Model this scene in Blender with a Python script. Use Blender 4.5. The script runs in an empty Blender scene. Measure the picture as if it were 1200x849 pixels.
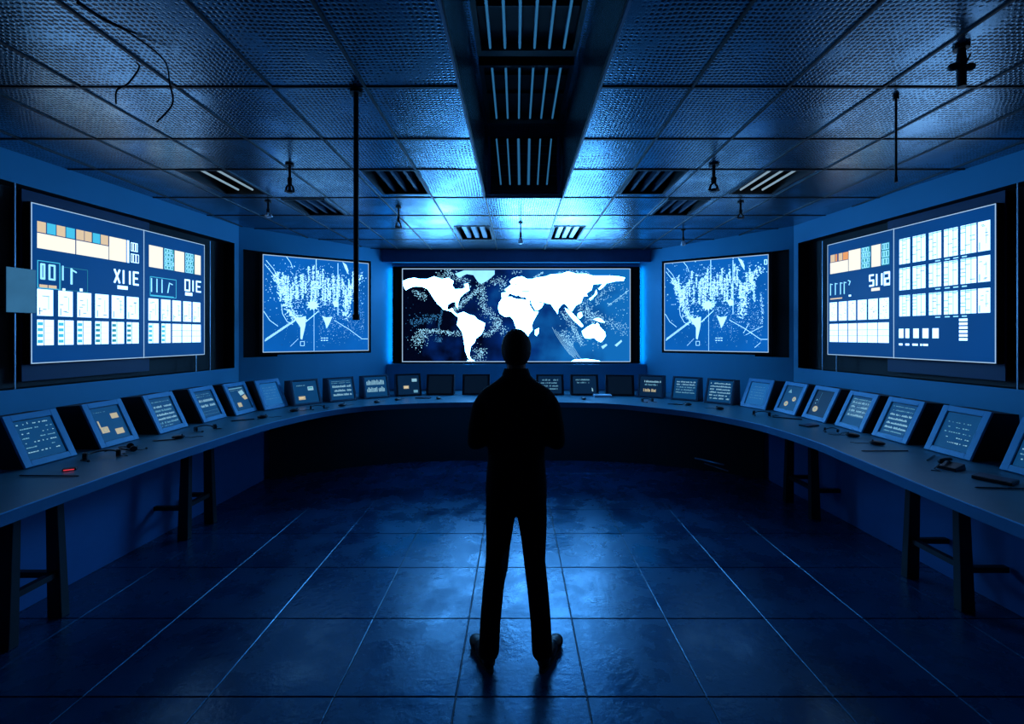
import bpy, bmesh, math, random
from mathutils import Vector, Matrix
R = random.Random(7)
C = bpy.context.scene.collection
PI = math.pi
EYE, F, CX, HY = 1.77, 540.0, 605.0, 393.0        # eye height; focal length, principal column and horizon of the 1200x849 frame

# ------------------------------------------------------------------ materials
def new_mat(name):
    m = bpy.data.materials.new(name); m.use_nodes = True
    return m, m.node_tree.nodes, m.node_tree.links, m.node_tree.nodes['Principled BSDF']
def paint(name, col, rough=.5, metal=0.0, spec=.5, var=.12, scale=9.0, bump=0.0, bscale=120.0, coat=0.0):
    m, n, l, b = new_mat(name)
    tc = n.new('ShaderNodeTexCoord')
    ns = n.new('ShaderNodeTexNoise'); ns.inputs['Scale'].default_value = scale; ns.inputs['Detail'].default_value = 5
    l.new(tc.outputs['Object'], ns.inputs['Vector'])
    mx = n.new('ShaderNodeMix'); mx.data_type = 'RGBA'
    mx.inputs['A'].default_value = (*[c*(1-var) for c in col], 1); mx.inputs['B'].default_value = (*[min(1, c*(1+var)) for c in col], 1)
    l.new(ns.outputs['Fac'], mx.inputs['Factor']); l.new(mx.outputs['Result'], b.inputs['Base Color'])
    b.inputs['Roughness'].default_value = rough; b.inputs['Metallic'].default_value = metal
    b.inputs['Specular IOR Level'].default_value = spec; b.inputs['Coat Weight'].default_value = coat
    if bump:
        n2 = n.new('ShaderNodeTexNoise'); n2.inputs['Scale'].default_value = bscale; l.new(tc.outputs['Object'], n2.inputs['Vector'])
        bp = n.new('ShaderNodeBump'); bp.inputs['Strength'].default_value = bump; bp.inputs['Distance'].default_value = .01
        l.new(n2.outputs['Fac'], bp.inputs['Height']); l.new(bp.outputs['Normal'], b.inputs['Normal'])
    return m
def glow(name, col, s=1.0, var=0.0, scale=8.0):
    m, n, l, b = new_mat(name)
    b.inputs['Base Color'].default_value = (.01, .01, .012, 1); b.inputs['Roughness'].default_value = .4; b.inputs['Specular IOR Level'].default_value = .15
    b.inputs['Emission Strength'].default_value = s
    b.inputs['Emission Color'].default_value = (*col, 1)
    if var:
        tc = n.new('ShaderNodeTexCoord'); ns = n.new('ShaderNodeTexNoise'); ns.inputs['Scale'].default_value = scale
        l.new(tc.outputs['Object'], ns.inputs['Vector'])
        mx = n.new('ShaderNodeMix'); mx.data_type = 'RGBA'
        mx.inputs['A'].default_value = (*[c*(1-var) for c in col], 1); mx.inputs['B'].default_value = (*[c*(1+var) for c in col], 1)
        l.new(ns.outputs['Fac'], mx.inputs['Factor']); l.new(mx.outputs['Result'], b.inputs['Emission Color'])
    return m

M = {}
M['wall'] = paint('blue_wall_paint', (.03, .36, .62), .55, var=.1, scale=2.5, bump=.05, bscale=60)
M['wall_rear'] = paint('dark_rear_wall', (.02, .03, .045), .7)
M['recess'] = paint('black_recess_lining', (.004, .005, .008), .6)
M['navy'] = paint('navy_backing', (.01, .035, .12), .5)
M['desk'] = paint('desk_laminate', (.045, .19, .27), .36, var=.1, scale=14, bump=.03)
M['desk_edge'] = paint('desk_edge_band', (.03, .16, .32), .4)
M['trim'] = paint('pale_metal_trim', (.55, .68, .8), .3, metal=.5)
M['black'] = paint('black_metal', (.006, .007, .009), .5)
M['panel_shade'] = paint('black_shade_panel', (.003, .004, .006), .7)
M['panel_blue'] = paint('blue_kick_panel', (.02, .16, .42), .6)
M['case'] = paint('black_monitor_case', (.006, .007, .01), .55)
M['case_grey'] = paint('grey_monitor_case', (.05, .06, .08), .5)
M['bez'] = paint('blue_grey_bezel', (.07, .40, .70), .45, var=.08)
M['bez_dark'] = paint('dark_bezel', (.03, .07, .13), .45)
M['bez_black'] = paint('black_bezel', (.008, .012, .02), .4)
M['plastic'] = paint('black_plastic', (.008, .009, .012), .35)
M['rubber'] = paint('grey_rubber', (.04, .045, .05), .6)
M['grid'] = paint('ceiling_grid_black', (.006, .009, .014), .5)
M['louver'] = paint('louver_steel', (.22, .38, .55), .35, metal=.7)
M['louver_pale'] = paint('pale_tube_cover', (.55, .62, .70), .3, metal=.3)
M['soffit'] = paint('dark_blue_soffit', (.03, .10, .24), .5)
M['shirt'] = paint('dark_shirt_cloth', (.006, .007, .012), .85, spec=.12, bump=.2, bscale=90)
M['trousers'] = paint('black_trouser_cloth', (.004, .004, .006), .9, spec=.1, bump=.2, bscale=90)
M['leather'] = paint('black_shoe_leather', (.006, .006, .007), .4, spec=.3)
M['skin'] = paint('skin', (.22, .12, .08), .55, spec=.3)
M['hair'] = paint('dark_hair', (.006, .005, .004), .6, spec=.2, bump=.5, bscale=200)
M['eye'] = paint('eye_white', (.5, .5, .5), .2)
M['paper'] = paint('pale_paper', (.35, .55, .7), .7)

def floor_mat():
    m, n, l, b = new_mat('worn_floor_tile')
    tc = n.new('ShaderNodeTexCoord')
    def noise(s, d=6, r=.55, vec=None):
        x = n.new('ShaderNodeTexNoise'); x.inputs['Scale'].default_value = s; x.inputs['Detail'].default_value = d
        x.inputs['Roughness'].default_value = r
        l.new(vec or tc.outputs['Object'], x.inputs['Vector']); return x
    def ramp(src, p0, p1, c0, c1):
        x = n.new('ShaderNodeValToRGB'); x.color_ramp.elements[0].position = p0; x.color_ramp.elements[1].position = p1
        x.color_ramp.elements[0].color = c0; x.color_ramp.elements[1].color = c1; l.new(src, x.inputs['Fac']); return x
    a = noise(1.6); c = ramp(a.outputs['Fac'], .25, .78, (.003, .020, .06, 1), (.007, .07, .17, 1))
    # short dark scuff marks
    mp = n.new('ShaderNodeMapping'); mp.inputs['Scale'].default_value = (14, 42, 1); mp.inputs['Rotation'].default_value = (0, 0, .35)
    l.new(tc.outputs['Object'], mp.inputs['Vector'])
    s1 = noise(1.0, 4, .6, mp.outputs['Vector']); s2 = noise(.9, 2, .5)
    r1 = ramp(s1.outputs['Fac'], .655, .70, (0, 0, 0, 1), (1, 1, 1, 1))
    r2 = ramp(s2.outputs['Fac'], .42, .58, (0, 0, 0, 1), (1, 1, 1, 1))
    mu = n.new('ShaderNodeMath'); mu.operation = 'MULTIPLY'; l.new(r1.outputs['Color'], mu.inputs[0]); l.new(r2.outputs['Color'], mu.inputs[1])
    mx = n.new('ShaderNodeMix'); mx.data_type = 'RGBA'; l.new(mu.outputs[0], mx.inputs['Factor'])
    l.new(c.outputs['Color'], mx.inputs['A']); mx.inputs['B'].default_value = (.012, .02, .035, 1)
    l.new(mx.outputs['Result'], b.inputs['Base Color'])
    g = noise(3.2, 8, .65); rr = ramp(g.outputs['Fac'], .28, .72, (.10, .10, .10, 1), (.44, .44, .44, 1))
    ad = n.new('ShaderNodeMath'); ad.operation = 'ADD'; l.new(rr.outputs['Color'], ad.inputs[0])
    m2 = n.new('ShaderNodeMath'); m2.operation = 'MULTIPLY'; m2.inputs[1].default_value = .3; l.new(mu.outputs[0], m2.inputs[0]); l.new(m2.outputs[0], ad.inputs[1])
    l.new(ad.outputs[0], b.inputs['Roughness'])
    b.inputs['Specular IOR Level'].default_value = 1.0; b.inputs['Specular Tint'].default_value = (.12, .62, 1, 1)
    h = noise(26, 6, .6); h2 = noise(5, 3)
    hs = n.new('ShaderNodeMath'); hs.operation = 'ADD'; l.new(h.outputs['Fac'], hs.inputs[0]); l.new(h2.outputs['Fac'], hs.inputs[1])
    bp = n.new('ShaderNodeBump'); bp.inputs['Strength'].default_value = .28; bp.inputs['Distance'].default_value = .006
    l.new(hs.outputs[0], bp.inputs['Height']); l.new(bp.outputs['Normal'], b.inputs['Normal'])
    return m
def ceil_mat():
    m, n, l, b = new_mat('perforated_ceiling_tile')
    tc = n.new('ShaderNodeTexCoord')
    wn = n.new('ShaderNodeTexNoise'); wn.inputs['Scale'].default_value = 2.2; l.new(tc.outputs['Object'], wn.inputs['Vector'])
    sc = n.new('ShaderNodeVectorMath'); sc.operation = 'SCALE'; sc.inputs['Scale'].default_value = .05; l.new(wn.outputs['Color'], sc.inputs[0])
    av = n.new('ShaderNodeVectorMath'); av.operation = 'ADD'; l.new(tc.outputs['Object'], av.inputs[0]); l.new(sc.outputs['Vector'], av.inputs[1])
    v = n.new('ShaderNodeTexVoronoi'); v.inputs['Scale'].default_value = 42; v.inputs['Randomness'].default_value = .18
    l.new(av.outputs['Vector'], v.inputs['Vector'])
    r = n.new('ShaderNodeValToRGB'); r.color_ramp.elements[0].position = .26; r.color_ramp.elements[1].position = .46
    r.color_ramp.elements[0].color = (0, 0, 0, 1); r.color_ramp.elements[1].color = (1, 1, 1, 1); l.new(v.outputs['Distance'], r.inputs['Fac'])
    ns = n.new('ShaderNodeTexNoise'); ns.inputs['Scale'].default_value = 1.3; l.new(tc.outputs['Object'], ns.inputs['Vector'])
    mc = n.new('ShaderNodeMix'); mc.data_type = 'RGBA'; mc.inputs['A'].default_value = (.09, .22, .32, 1); mc.inputs['B'].default_value = (.30, .48, .60, 1)
    l.new(ns.outputs['Fac'], mc.inputs['Factor'])
    mx = n.new('ShaderNodeMix'); mx.data_type = 'RGBA'; mx.inputs['A'].default_value = (.012, .02, .03, 1)
    l.new(mc.outputs['Result'], mx.inputs['B']); l.new(r.outputs['Color'], mx.inputs['Factor'])
    l.new(mx.outputs['Result'], b.inputs['Base Color'])
    b.inputs['Metallic'].default_value = .88; b.inputs['Roughness'].default_value = .25
    bp = n.new('ShaderNodeBump'); bp.inputs['Strength'].default_value = .22; bp.inputs['Distance'].default_value = .004
    l.new(r.outputs['Color'], bp.inputs['Height']); l.new(bp.outputs['Normal'], b.inputs['Normal'])
    return m
M['floor'] = floor_mat(); M['ceil'] = ceil_mat()
# what the screens show: light sources
M['land'] = glow('screen_white', (3.0, 11.5, 26.0), 1.0)
M['ice'] = glow('screen_pale_cyan', (.38, 1.0, 1.6), 1.0, .3, 4)
M['dot'] = glow('screen_dots', (.42, .95, 1.3), 1.0)
M['dotdim'] = glow('screen_dim_dots', (.04, .2, .45), 1.0)
M['line'] = glow('screen_border_line', (.35, .55, .8), 1.0)
M['card'] = glow('screen_card_white', (.98, 1.7, 2.9), 1.0)
M['cream'] = glow('screen_cream', (1.02, 1.0, .86), 1.0)
M['tan'] = glow('screen_tan', (.75, .58, .38), 1.0)
M['orange'] = glow('screen_orange', (.85, .36, .12), 1.0)
M['cyan'] = glow('screen_cyan', (.06, .55, .85), 1.0)
M['teal'] = glow('screen_teal', (.03, .30, .38), 1.0)
M['ink'] = glow('screen_ink', (.06, .12, .18), 1.0)
M['sidebg'] = glow('side_screen_blue', (.001, .045, .21), 1.0, .35, 1.2)
M['tvbg'] = glow('tv_blue', (.003, .12, .50), 1.0, .35, 2.0)
M['tvdot'] = glow('tv_dots', (.62, 1.35, 2.1), 1.0)
M['mtxt'] = glow('monitor_text', (.16, .42, .60), .8)
M['mtxt2'] = glow('monitor_text_bright', (.30, .60, .78), .85)
M['mnote'] = glow('monitor_note', (.62, .55, .36), .75)
M['mbg'] = glow('monitor_blue', (.004, .062, .20), .75, .2, 6)
M['mbg_dark'] = glow('monitor_navy', (.003, .022, .07), .8, .2, 6)
M['mbg_bright'] = glow('monitor_bright_blue', (.010, .13, .42), .8, .2, 6)
M['moff'] = glow('monitor_black_blue', (.002, .008, .022), .8)
M['red'] = glow('red_indicator', (.9, .06, .10), .8)
M['slat_glow'] = glow('added_slat_glow', (.02, .12, .26), 1.0)  # added glow for the louvre and grille slats
M['tube_pale'] = glow('dim_pale_tube', (.22, .34, .44), 1.0)
M['led'] = glow('led_blue', (.08, 5.0, 12.0), 1.0)
M['desk_fill'] = glow('desk_fill_glow', (.04, 2.7, 9.0), 1.0)  # added fill under the desk, brightens the far floor
M['led_low'] = glow('led_blue_low', (.01, .5, 1.6), 1.0)
M['pane'] = glow('pale_blue_panel', (.03, .13, .26), 1.0, .25, 6)
def map_bg():
    m, n, l, b = new_mat('map_ocean')
    b.inputs['Base Color'].default_value = (.01, .01, .012, 1); b.inputs['Roughness'].default_value = .25
    tc = n.new('ShaderNodeTexCoord'); sp = n.new('ShaderNodeSeparateXYZ'); l.new(tc.outputs['Object'], sp.inputs[0])
    ns = n.new('ShaderNodeTexNoise'); ns.inputs['Scale'].default_value = 2.0; ns.inputs['Detail'].default_value = 3; l.new(tc.outputs['Object'], ns.inputs['Vector'])
    a = n.new('ShaderNodeMath'); a.operation = 'MULTIPLY_ADD'; l.new(sp.outputs['X'], a.inputs[0]); a.inputs[1].default_value = .26; a.inputs[2].default_value = .10
    s = n.new('ShaderNodeMath'); s.operation = 'ADD'; l.new(a.outputs[0], s.inputs[0]); l.new(ns.outputs['Fac'], s.inputs[1])
    r = n.new('ShaderNodeValToRGB'); e = r.color_ramp.elements
    e[0].position = .30; e[0].color = (.0003, .001, .008, 1); e[1].position = 1.0; e[1].color = (.006, .15, .50, 1)
    x = r.color_ramp.elements.new(.55); x.color = (.001, .02, .15, 1)
    l.new(s.outputs[0], r.inputs['Fac']); l.new(r.outputs['Color'], b.inputs['Emission Color']); b.inputs['Emission Strength'].default_value = 1.0
    return m
M['mapbg'] = map_bg()

# ------------------------------------------------------------------ mesh helpers
class MB:
    def __init__(s): s.v = []; s.f = []; s.mi = []; s.mats = []
    def m(s, mat):
        if mat not in s.mats: s.mats.append(mat)
        return s.mats.index(mat)
    def poly(s, pts, mat):
        k = len(s.v); s.v += [tuple(p) for p in pts]; s.f.append(list(range(k, k+len(pts)))); s.mi.append(s.m(mat))
    def prism(s, a, b, mat):                      # two matching rings
        k = len(s.v); nn = len(a); s.v += [tuple(p) for p in a]+[tuple(p) for p in b]; i = s.m(mat)
        s.f.append(list(range(k, k+nn))[::-1]); s.f.append(list(range(k+nn, k+2*nn))); s.mi += [i, i]
        for j in range(nn):
            s.f.append([k+j, k+(j+1) % nn, k+nn+(j+1) % nn, k+nn+j]); s.mi.append(i)
    def box(s, x0, x1, y0, y1, z0, z1, mat, mtx=None):
        a = [(x0,y0,z0),(x1,y0,z0),(x1,y1,z0),(x0,y1,z0)]; b = [(x,y,z1) for x,y,_ in a]
        if mtx: a = [mtx @ Vector(p) for p in a]; b = [mtx @ Vector(p) for p in b]
        s.prism(a, b, mat)
    def tube(s, pts, r, mat, seg=8, caps=True):
        pts = [Vector(p) for p in pts]; i = s.m(mat); k = len(s.v); N = len(pts)
        rs = r if isinstance(r, (list, tuple)) else [r]*N
        up = Vector((0, 0, 1)); prev = None
        for j, p in enumerate(pts):
            t = (pts[min(j+1, N-1)]-pts[max(j-1, 0)]).normalized()
            u = t.cross(up) if abs(t.dot(up)) < .97 else t.cross(Vector((1, 0, 0)))
            u.normalize()
            if prev is not None:
                u = (prev - t*prev.dot(t)).normalized()
            prev = u; w = t.cross(u)
            for q in range(seg):
                a = 2*PI*q/seg; s.v.append(tuple(p+(u*math.cos(a)+w*math.sin(a))*rs[j]))
        for j in range(N-1):
            for q in range(seg):
                s.f.append([k+j*seg+q, k+j*seg+(q+1) % seg, k+(j+1)*seg+(q+1) % seg, k+(j+1)*seg+q]); s.mi.append(i)
        if caps:
            s.f.append([k+q for q in range(seg)][::-1]); s.f.append([k+(N-1)*seg+q for q in range(seg)]); s.mi += [i, i]
    def ell(s, c, r, mat, mtx=None, nu=16, nv=10):
        k = len(s.v); i = s.m(mat)
        for a in range(nv+1):
            th = PI*a/nv
            for q in range(nu):
                ph = 2*PI*q/nu
                p = Vector((r[0]*math.sin(th)*math.cos(ph), r[1]*math.sin(th)*math.sin(ph), r[2]*math.cos(th)))
                if mtx: p = mtx @ p
                s.v.append(tuple(Vector(c)+p))
        for a in range(nv):
            for q in range(nu):
                s.f.append([k+a*nu+q, k+a*nu+(q+1) % nu, k+(a+1)*nu+(q+1) % nu, k+(a+1)*nu+q]); s.mi.append(i)
    def build(s, name, parent=None, smooth=False, bevel=0, origin=None, merge=False):
        me = bpy.data.meshes.new(name)
        o0 = Vector(origin) if origin else Vector((0, 0, 0))
        me.from_pydata([tuple(Vector(p)-o0) for p in s.v], [], s.f)
        for x in s.mats: me.materials.append(x)
        me.polygons.foreach_set('material_index', s.mi)
        bm = bmesh.new(); bm.from_mesh(me)
        if merge: bmesh.ops.remove_doubles(bm, verts=bm.verts, dist=1e-5)
        bmesh.ops.recalc_face_normals(bm, faces=bm.faces) if merge != 'keep' else None
        bm.to_mesh(me); bm.free()
        if smooth: me.polygons.foreach_set('use_smooth', [True]*len(me.polygons))
        me.update()
        ob = bpy.data.objects.new(name, me); C.objects.link(ob); ob.location = o0
        if bevel:
            md = ob.modifiers.new('bevel', 'BEVEL'); md.width = bevel; md.segments = 2; md.limit_method = 'ANGLE'
        if parent: ob.parent = parent
        return ob
def tag(o, label=None, cat=None, group=None, kind=None):
    if label: o['label'] = label
    if cat: o['category'] = cat
    if group: o['group'] = group
    if kind: o['kind'] = kind
    return o
def thing(name, loc, label, cat, group=None, rz=0):
    o = bpy.data.objects.new(name, None); C.objects.link(o); o.location = loc; o.rotation_euler = (0, 0, rz); o.empty_display_size = .1
    return tag(o, label, cat, group)
def struct(o, label, cat):
    return tag(o, label, cat, None, 'structure')
def dup(root, name=None):
    r = root.copy(); C.objects.link(r)
    for ch in list(root.children):
        c = ch.copy(); C.objects.link(c); c.parent = r
        for g in ch.children:
            d = g.copy(); C.objects.link(d); d.parent = c
    return r
def desk_xy(px, py, h=.92):                       # where a spot seen on the desk top lies in the room
    Y = F*(EYE-h)/(py-HY); return ((px-CX)*Y/F, Y)

# ------------------------------------------------------------------ room shell
ZC = 3.07
XL = lambda y: 3.92-.113*y                        # half width of the room at depth y
CORN = (XL(5.48), 5.48); BK = (1.94, 7.2); YB = 7.2; YR = -2.0
def wall_panel(name, p0, p1, z0, z1, holes, mat, depth=.14, inner=None, label='', thick=.0):
    """wall from p0 to p1 (floor points, room on the left of the walk) with rectangular recesses (s0,s1,h0,h1)"""
    mb = MB(); p0 = Vector((*p0, 0)); p1 = Vector((*p1, 0)); L = (p1-p0).length; d = (p1-p0)/L
    nrm = Vector((-d.y, d.x, 0))                  # into the room
    P = lambda s, z, o=0: p0+d*s+nrm*o+Vector((0, 0, z))
    ss = sorted({0, L, *[h[0] for h in holes], *[h[1] for h in holes]}); zs = sorted({z0, z1, *[h[2] for h in holes], *[h[3] for h in holes]})
    for i in range(len(ss)-1):
        for j in range(len(zs)-1):
            cs, cz = (ss[i]+ss[i+1])/2, (zs[j]+zs[j+1])/2
            if any(h[0] < cs < h[1] and h[2] < cz < h[3] for h in holes): continue
            mb.poly([P(ss[i], zs[j]), P(ss[i+1], zs[j]), P(ss[i+1], zs[j+1]), P(ss[i], zs[j+1])], mat)
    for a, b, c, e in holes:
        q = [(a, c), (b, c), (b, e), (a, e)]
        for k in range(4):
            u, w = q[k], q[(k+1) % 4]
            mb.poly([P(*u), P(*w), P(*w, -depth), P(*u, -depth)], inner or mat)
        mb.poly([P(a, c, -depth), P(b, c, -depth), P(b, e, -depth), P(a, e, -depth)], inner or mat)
    o = mb.build(name, merge='keep')
    struct(o, label, 'wall')
    return o
# side walls (walk so that the room is on the left)
def sideY(s): return s
for sg, nm, side in ((-1, 'wall_left', 'left'), (1, 'wall_right', 'right')):
    a = (sg*XL(YR), YR); b = (sg*CORN[0], CORN[1])
    L = math.dist(a, b); k = L/(5.48-YR)
    s0, s1 = (2.1-YR)*k, (5.41-YR)*k
    if sg > 0: wall_panel(nm, a, b, 0, ZC, [(s0, s1, 1.385, 2.85)], M['wall'], .14, M['recess'], 'blue painted %s wall with a long black recess for the data screen' % side)
    else: wall_panel(nm, b, a, 0, ZC, [(L-s1, L-s0, 1.385, 2.85)], M['wall'], .14, M['recess'], 'blue painted %s wall with a long black recess for the data screen' % side)
    Lc = math.dist(CORN, BK)  # corner walls: black recess put in as the soft shadow behind the screen
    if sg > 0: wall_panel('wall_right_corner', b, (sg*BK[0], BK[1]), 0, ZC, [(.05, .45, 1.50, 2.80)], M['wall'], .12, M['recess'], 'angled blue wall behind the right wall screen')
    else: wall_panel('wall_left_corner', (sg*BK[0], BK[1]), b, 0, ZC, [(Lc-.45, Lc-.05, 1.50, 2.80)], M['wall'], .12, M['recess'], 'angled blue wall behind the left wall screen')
wall_panel('wall_back', (BK[0], YB), (-BK[0], YB), 0, ZC, [(BK[0]-1.93+.01, BK[0]+1.92, 1.33, 2.84)], M['wall'], .12, M['recess'], 'far blue wall with a black recess holding the world map screen')
wall_panel('wall_rear', (-XL(YR), YR), (XL(YR), YR), 0, ZC, [], M['wall_rear'], label='dark wall at the rear of the room')
mb = MB(); mb.box(-2.05, 2.05, 7.02, 7.19, 2.888, ZC, M['soffit']); struct(mb.build('trim_1'), 'dark blue soffit above the world map screen', 'trim')
mb = MB(); mb.box(-2.0, 2.0, 7.10, 7.19, .93, 1.32, M['wall']); struct(mb.build('trim_2'), 'blue ledge running under the world map screen', 'trim')

for s in (-1, 1):
    t = thing('led_strip', (s*1.912, 7.15, 1.34), 'blue light strip standing at the %s edge of the world map recess' % ('left' if s < 0 else 'right'), 'light strip', 'light strips round the map recess')
    m_ = MB(); m_.box(-.004, .004, -.02, .02, 0, 1.49, M['black']); m_.build('channel', t)
    m_ = MB(); m_.box(min(s*.0045, s*.006), max(s*.0045, s*.006), -.014, .014, .01, 1.48, M['led']); m_.build('diffuser', t)
t = thing('led_strip', (0, 7.035, 2.887), 'thin blue light strip under the soffit above the world map', 'light strip', 'light strips round the map recess')
m_ = MB(); m_.box(-1.9, 1.9, -.008, .008, -.006, .0, M['black']); m_.build('channel', t)
m_ = MB(); m_.box(-1.89, 1.89, -.005, .005, -.0085, -.0062, M['led_low']); m_.build('diffuser', t)

# floor: single tiles with chamfered edges over a dark joint
fx = [-4.3, -3.97, -3.35, -2.73, -2.12, -1.505, -.89, -.295, .345, .93, 1.55, 2.16, 2.78, 3.4, 4.02, 4.3]
fy = [-2.05, -1.41, -.80, -.19, .42, 1.03, 1.64, 2.254, 2.877, 3.51, 4.11, 4.68, 5.29, 5.9, 6.5, 7.25]
mb = MB(); g, ch = .0035, .004
for i in range(len(fx)-1):
    for j in range(len(fy)-1):
        x0, x1, y0, y1 = fx[i]+g/2, fx[i+1]-g/2, fy[j]+g/2, fy[j+1]-g/2
        t = [R.uniform(-.0006, .0006) for _ in range(4)]
        top = [(x0+ch, y0+ch, t[0]), (x1-ch, y0+ch, t[1]), (x1-ch, y1-ch, t[2]), (x0+ch, y1-ch, t[3])]
        bot = [(x0, y0, -.003), (x1, y0, -.003), (x1, y1, -.003), (x0, y1, -.003)]
        mb.poly(top, M['floor'])
        for k in range(4): mb.poly([bot[k], bot[(k+1) % 4], top[(k+1) % 4], top[k]], M['floor'])
mb.poly([(-4.3, -2.05, -.004), (4.3, -2.05, -.004), (4.3, 7.25, -.004), (-4.3, 7.25, -.004)], M['grid'])
struct(mb.build('floor', merge='keep'), 'worn glossy blue-grey tiled floor', 'floor')

# ceiling
TX0, TX1, TY1, ZT = -.29, .43, 4.30, 3.67          # the deep slot above the person
VENTS = [(-2.67, -2.28, 3.61, 4.23), (-1.22, -.79, 3.61, 4.23), (-2.24, -1.83, 4.39, 4.98), (-.74, -.31, 5.48, 6.24),
         (.45, .83, 5.48, 6.24), (.94, 1.35, 3.61, 4.23), (1.95, 2.35, 3.61, 4.23), (1.45, 1.85, 4.39, 4.98)]
gx = [-4.3, -3.77, -3.28, -2.78, -2.28, -1.78, -1.28, -.79, -.29, .43, .92, 1.42, 1.92, 2.41, 2.9, 3.4, 3.9, 4.3]
gy = [-2.05, -1.43, -.79, -.15, .49, 1.13, 1.77, 2.41, 3.05, 3.61, 4.35, 5.0, 5.62, 6.26, 6.9, 7.25]
slot = (TX0, TX1, -1.43, TY1); holes = VENTS+[slot]
mb = MB()
xs = sorted(set(gx+[h[0] for h in holes]+[h[1] for h in holes])); ys = sorted(set(gy+[h[2] for h in holes]+[h[3] for h in holes]))
tilt = {}
for i in range(len(xs)-1):
    for j in range(len(ys)-1):
        cx, cy = (xs[i]+xs[i+1])/2, (ys[j]+ys[j+1])/2
        if any(h[0] < cx < h[1] and h[2] < cy < h[3] for h in holes): continue
        mb.poly([(xs[i], ys[j], ZC), (xs[i], ys[j+1], ZC), (xs[i+1], ys[j+1], ZC), (xs[i+1], ys[j], ZC)], M['ceil'])
a, b, c, d = slot                                  # slot sides, end and top
for q in ([(a, c, ZC), (a, d, ZC), (a, d, ZT), (a, c, ZT)], [(b, d, ZC), (b, c, ZC), (b, c, ZT), (b, d, ZT)],
          [(a, d, ZC), (b, d, ZC), (b, d, ZT), (a, d, ZT)], [(b, c, ZC), (a, c, ZC), (a, c, ZT), (b, c, ZT)],
          [(a, c, ZT), (a, d, ZT), (b, d, ZT), (b, c, ZT)]):
    mb.poly(q, M['ceil'])
struct(mb.build('ceiling', merge='keep'), 'dark perforated metal tile ceiling with a deep central slot', 'ceiling')
mb = MB(); w = .0065
for x in gx[1:-1]:
    segs = [(-2.05, 7.2)]
    for h in holes:
        if h[0]+.001 < x < h[1]-.001:
            segs = [s for u, v in segs for s in ((u, min(v, h[2])), (max(u, h[3]), v)) if s[1] > s[0]]
    for u, v in segs: mb.box(x-w, x+w, u, v, ZC-.007, ZC+.001, M['grid'])
for y in gy[1:-1]:
    segs = [(-4.3, 4.3)]
    for h in holes:
        if h[2]+.001 < y < h[3]-.001:
            segs = [s for u, v in segs for s in ((u, min(v, h[0])), (max(u, h[1]), v)) if s[1] > s[0]]
    for u, v in segs: mb.box(u, v, y-w*.8, y+w*.8, ZC-.006, ZC+.001, M['grid'])
struct(mb.build('trim_3'), 'black grid bars between the ceiling tiles', 'trim')
mb = MB()
for x in (TX0-.012, TX1): mb.box(x, x+.012, -1.43, TY1, ZC-.02, ZC, M['trim'] if 0 else M['soffit'])
mb.box(TX0-.012, TX1+.012, TY1, TY1+.012, ZC-.02, ZC, M['soffit'])
struct(mb.build('trim_4'), 'slim edging around the deep ceiling slot', 'trim')

# recessed ceiling fixtures
VL = ['far left recessed ceiling light fixture with two pale tubes, beside the left wall', 'dark recessed ceiling vent left of the central slot',
      'dark recessed ceiling vent between the far left fixture and the left wall screen', 'small striped ceiling vent near the far wall, left one of the pair',
      'small striped ceiling vent near the far wall, right one of the pair', 'dark recessed ceiling vent right of the central slot',
      'far right recessed ceiling light fixture with three pale tubes, beside the right wall', 'dark recessed ceiling vent between the far right fixture and the right wall screen']
for i, (x0, x1, y0, y1) in enumerate(VENTS):
    lit = i in (0, 6)
    t = thing('ceiling_light' if lit else 'ceiling_vent', ((x0+x1)/2, (y0+y1)/2, ZC), VL[i], 'ceiling light' if lit else 'vent', 'fixtures recessed in the ceiling')
    hx, hy, dp = (x1-x0)/2, (y1-y0)/2, .11
    m_ = MB()
    for q in ([(-hx,-hy,0),(-hx,hy,0),(-hx,hy,dp),(-hx,-hy,dp)], [(hx,hy,0),(hx,-hy,0),(hx,-hy,dp),(hx,hy,dp)],
              [(-hx,hy,0),(hx,hy,0),(hx,hy,dp),(-hx,hy,dp)], [(hx,-hy,0),(-hx,-hy,0),(-hx,-hy,dp),(hx,-hy,dp)],
              [(-hx,-hy,dp),(-hx,hy,dp),(hx,hy,dp),(hx,-hy,dp)]):
        m_.poly(q, M['recess'])
    m_.build('housing', t, merge='keep')
    m_ = MB(); e = .016
    m_.box(-hx-e*.3, -hx+e, -hy, hy, -.008, .012, M['grid']); m_.box(hx-e, hx+e*.3, -hy, hy, -.008, .012, M['grid'])
    m_.box(-hx+e, hx-e, -hy-e*.3, -hy+e, -.008, .012, M['grid']); m_.box(-hx+e, hx-e, hy-e, hy+e*.3, -.008, .012, M['grid'])
    m_.build('frame', t)
    n = 3 if i != 0 else 2
    for k in range(n):
        x = -hx+2*hx*(k+1)/(n+1)
        m_ = MB()
        if lit: m_.tube([(x, -hy+.02, .03), (x, hy-.02, .03)], .009, M['tube_pale'], 10)
        else: m_.box(x-.012 - (.015 if i in (3, 4) else 0), x+.012+(.015 if i in (3, 4) else 0), -hy+.016, hy-.016, .012, .06, M['louver_pale'] if i in (3, 4) else M['bez_dark'])
        m_.build('tube' if lit else 'slat', t, smooth=lit)
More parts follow.
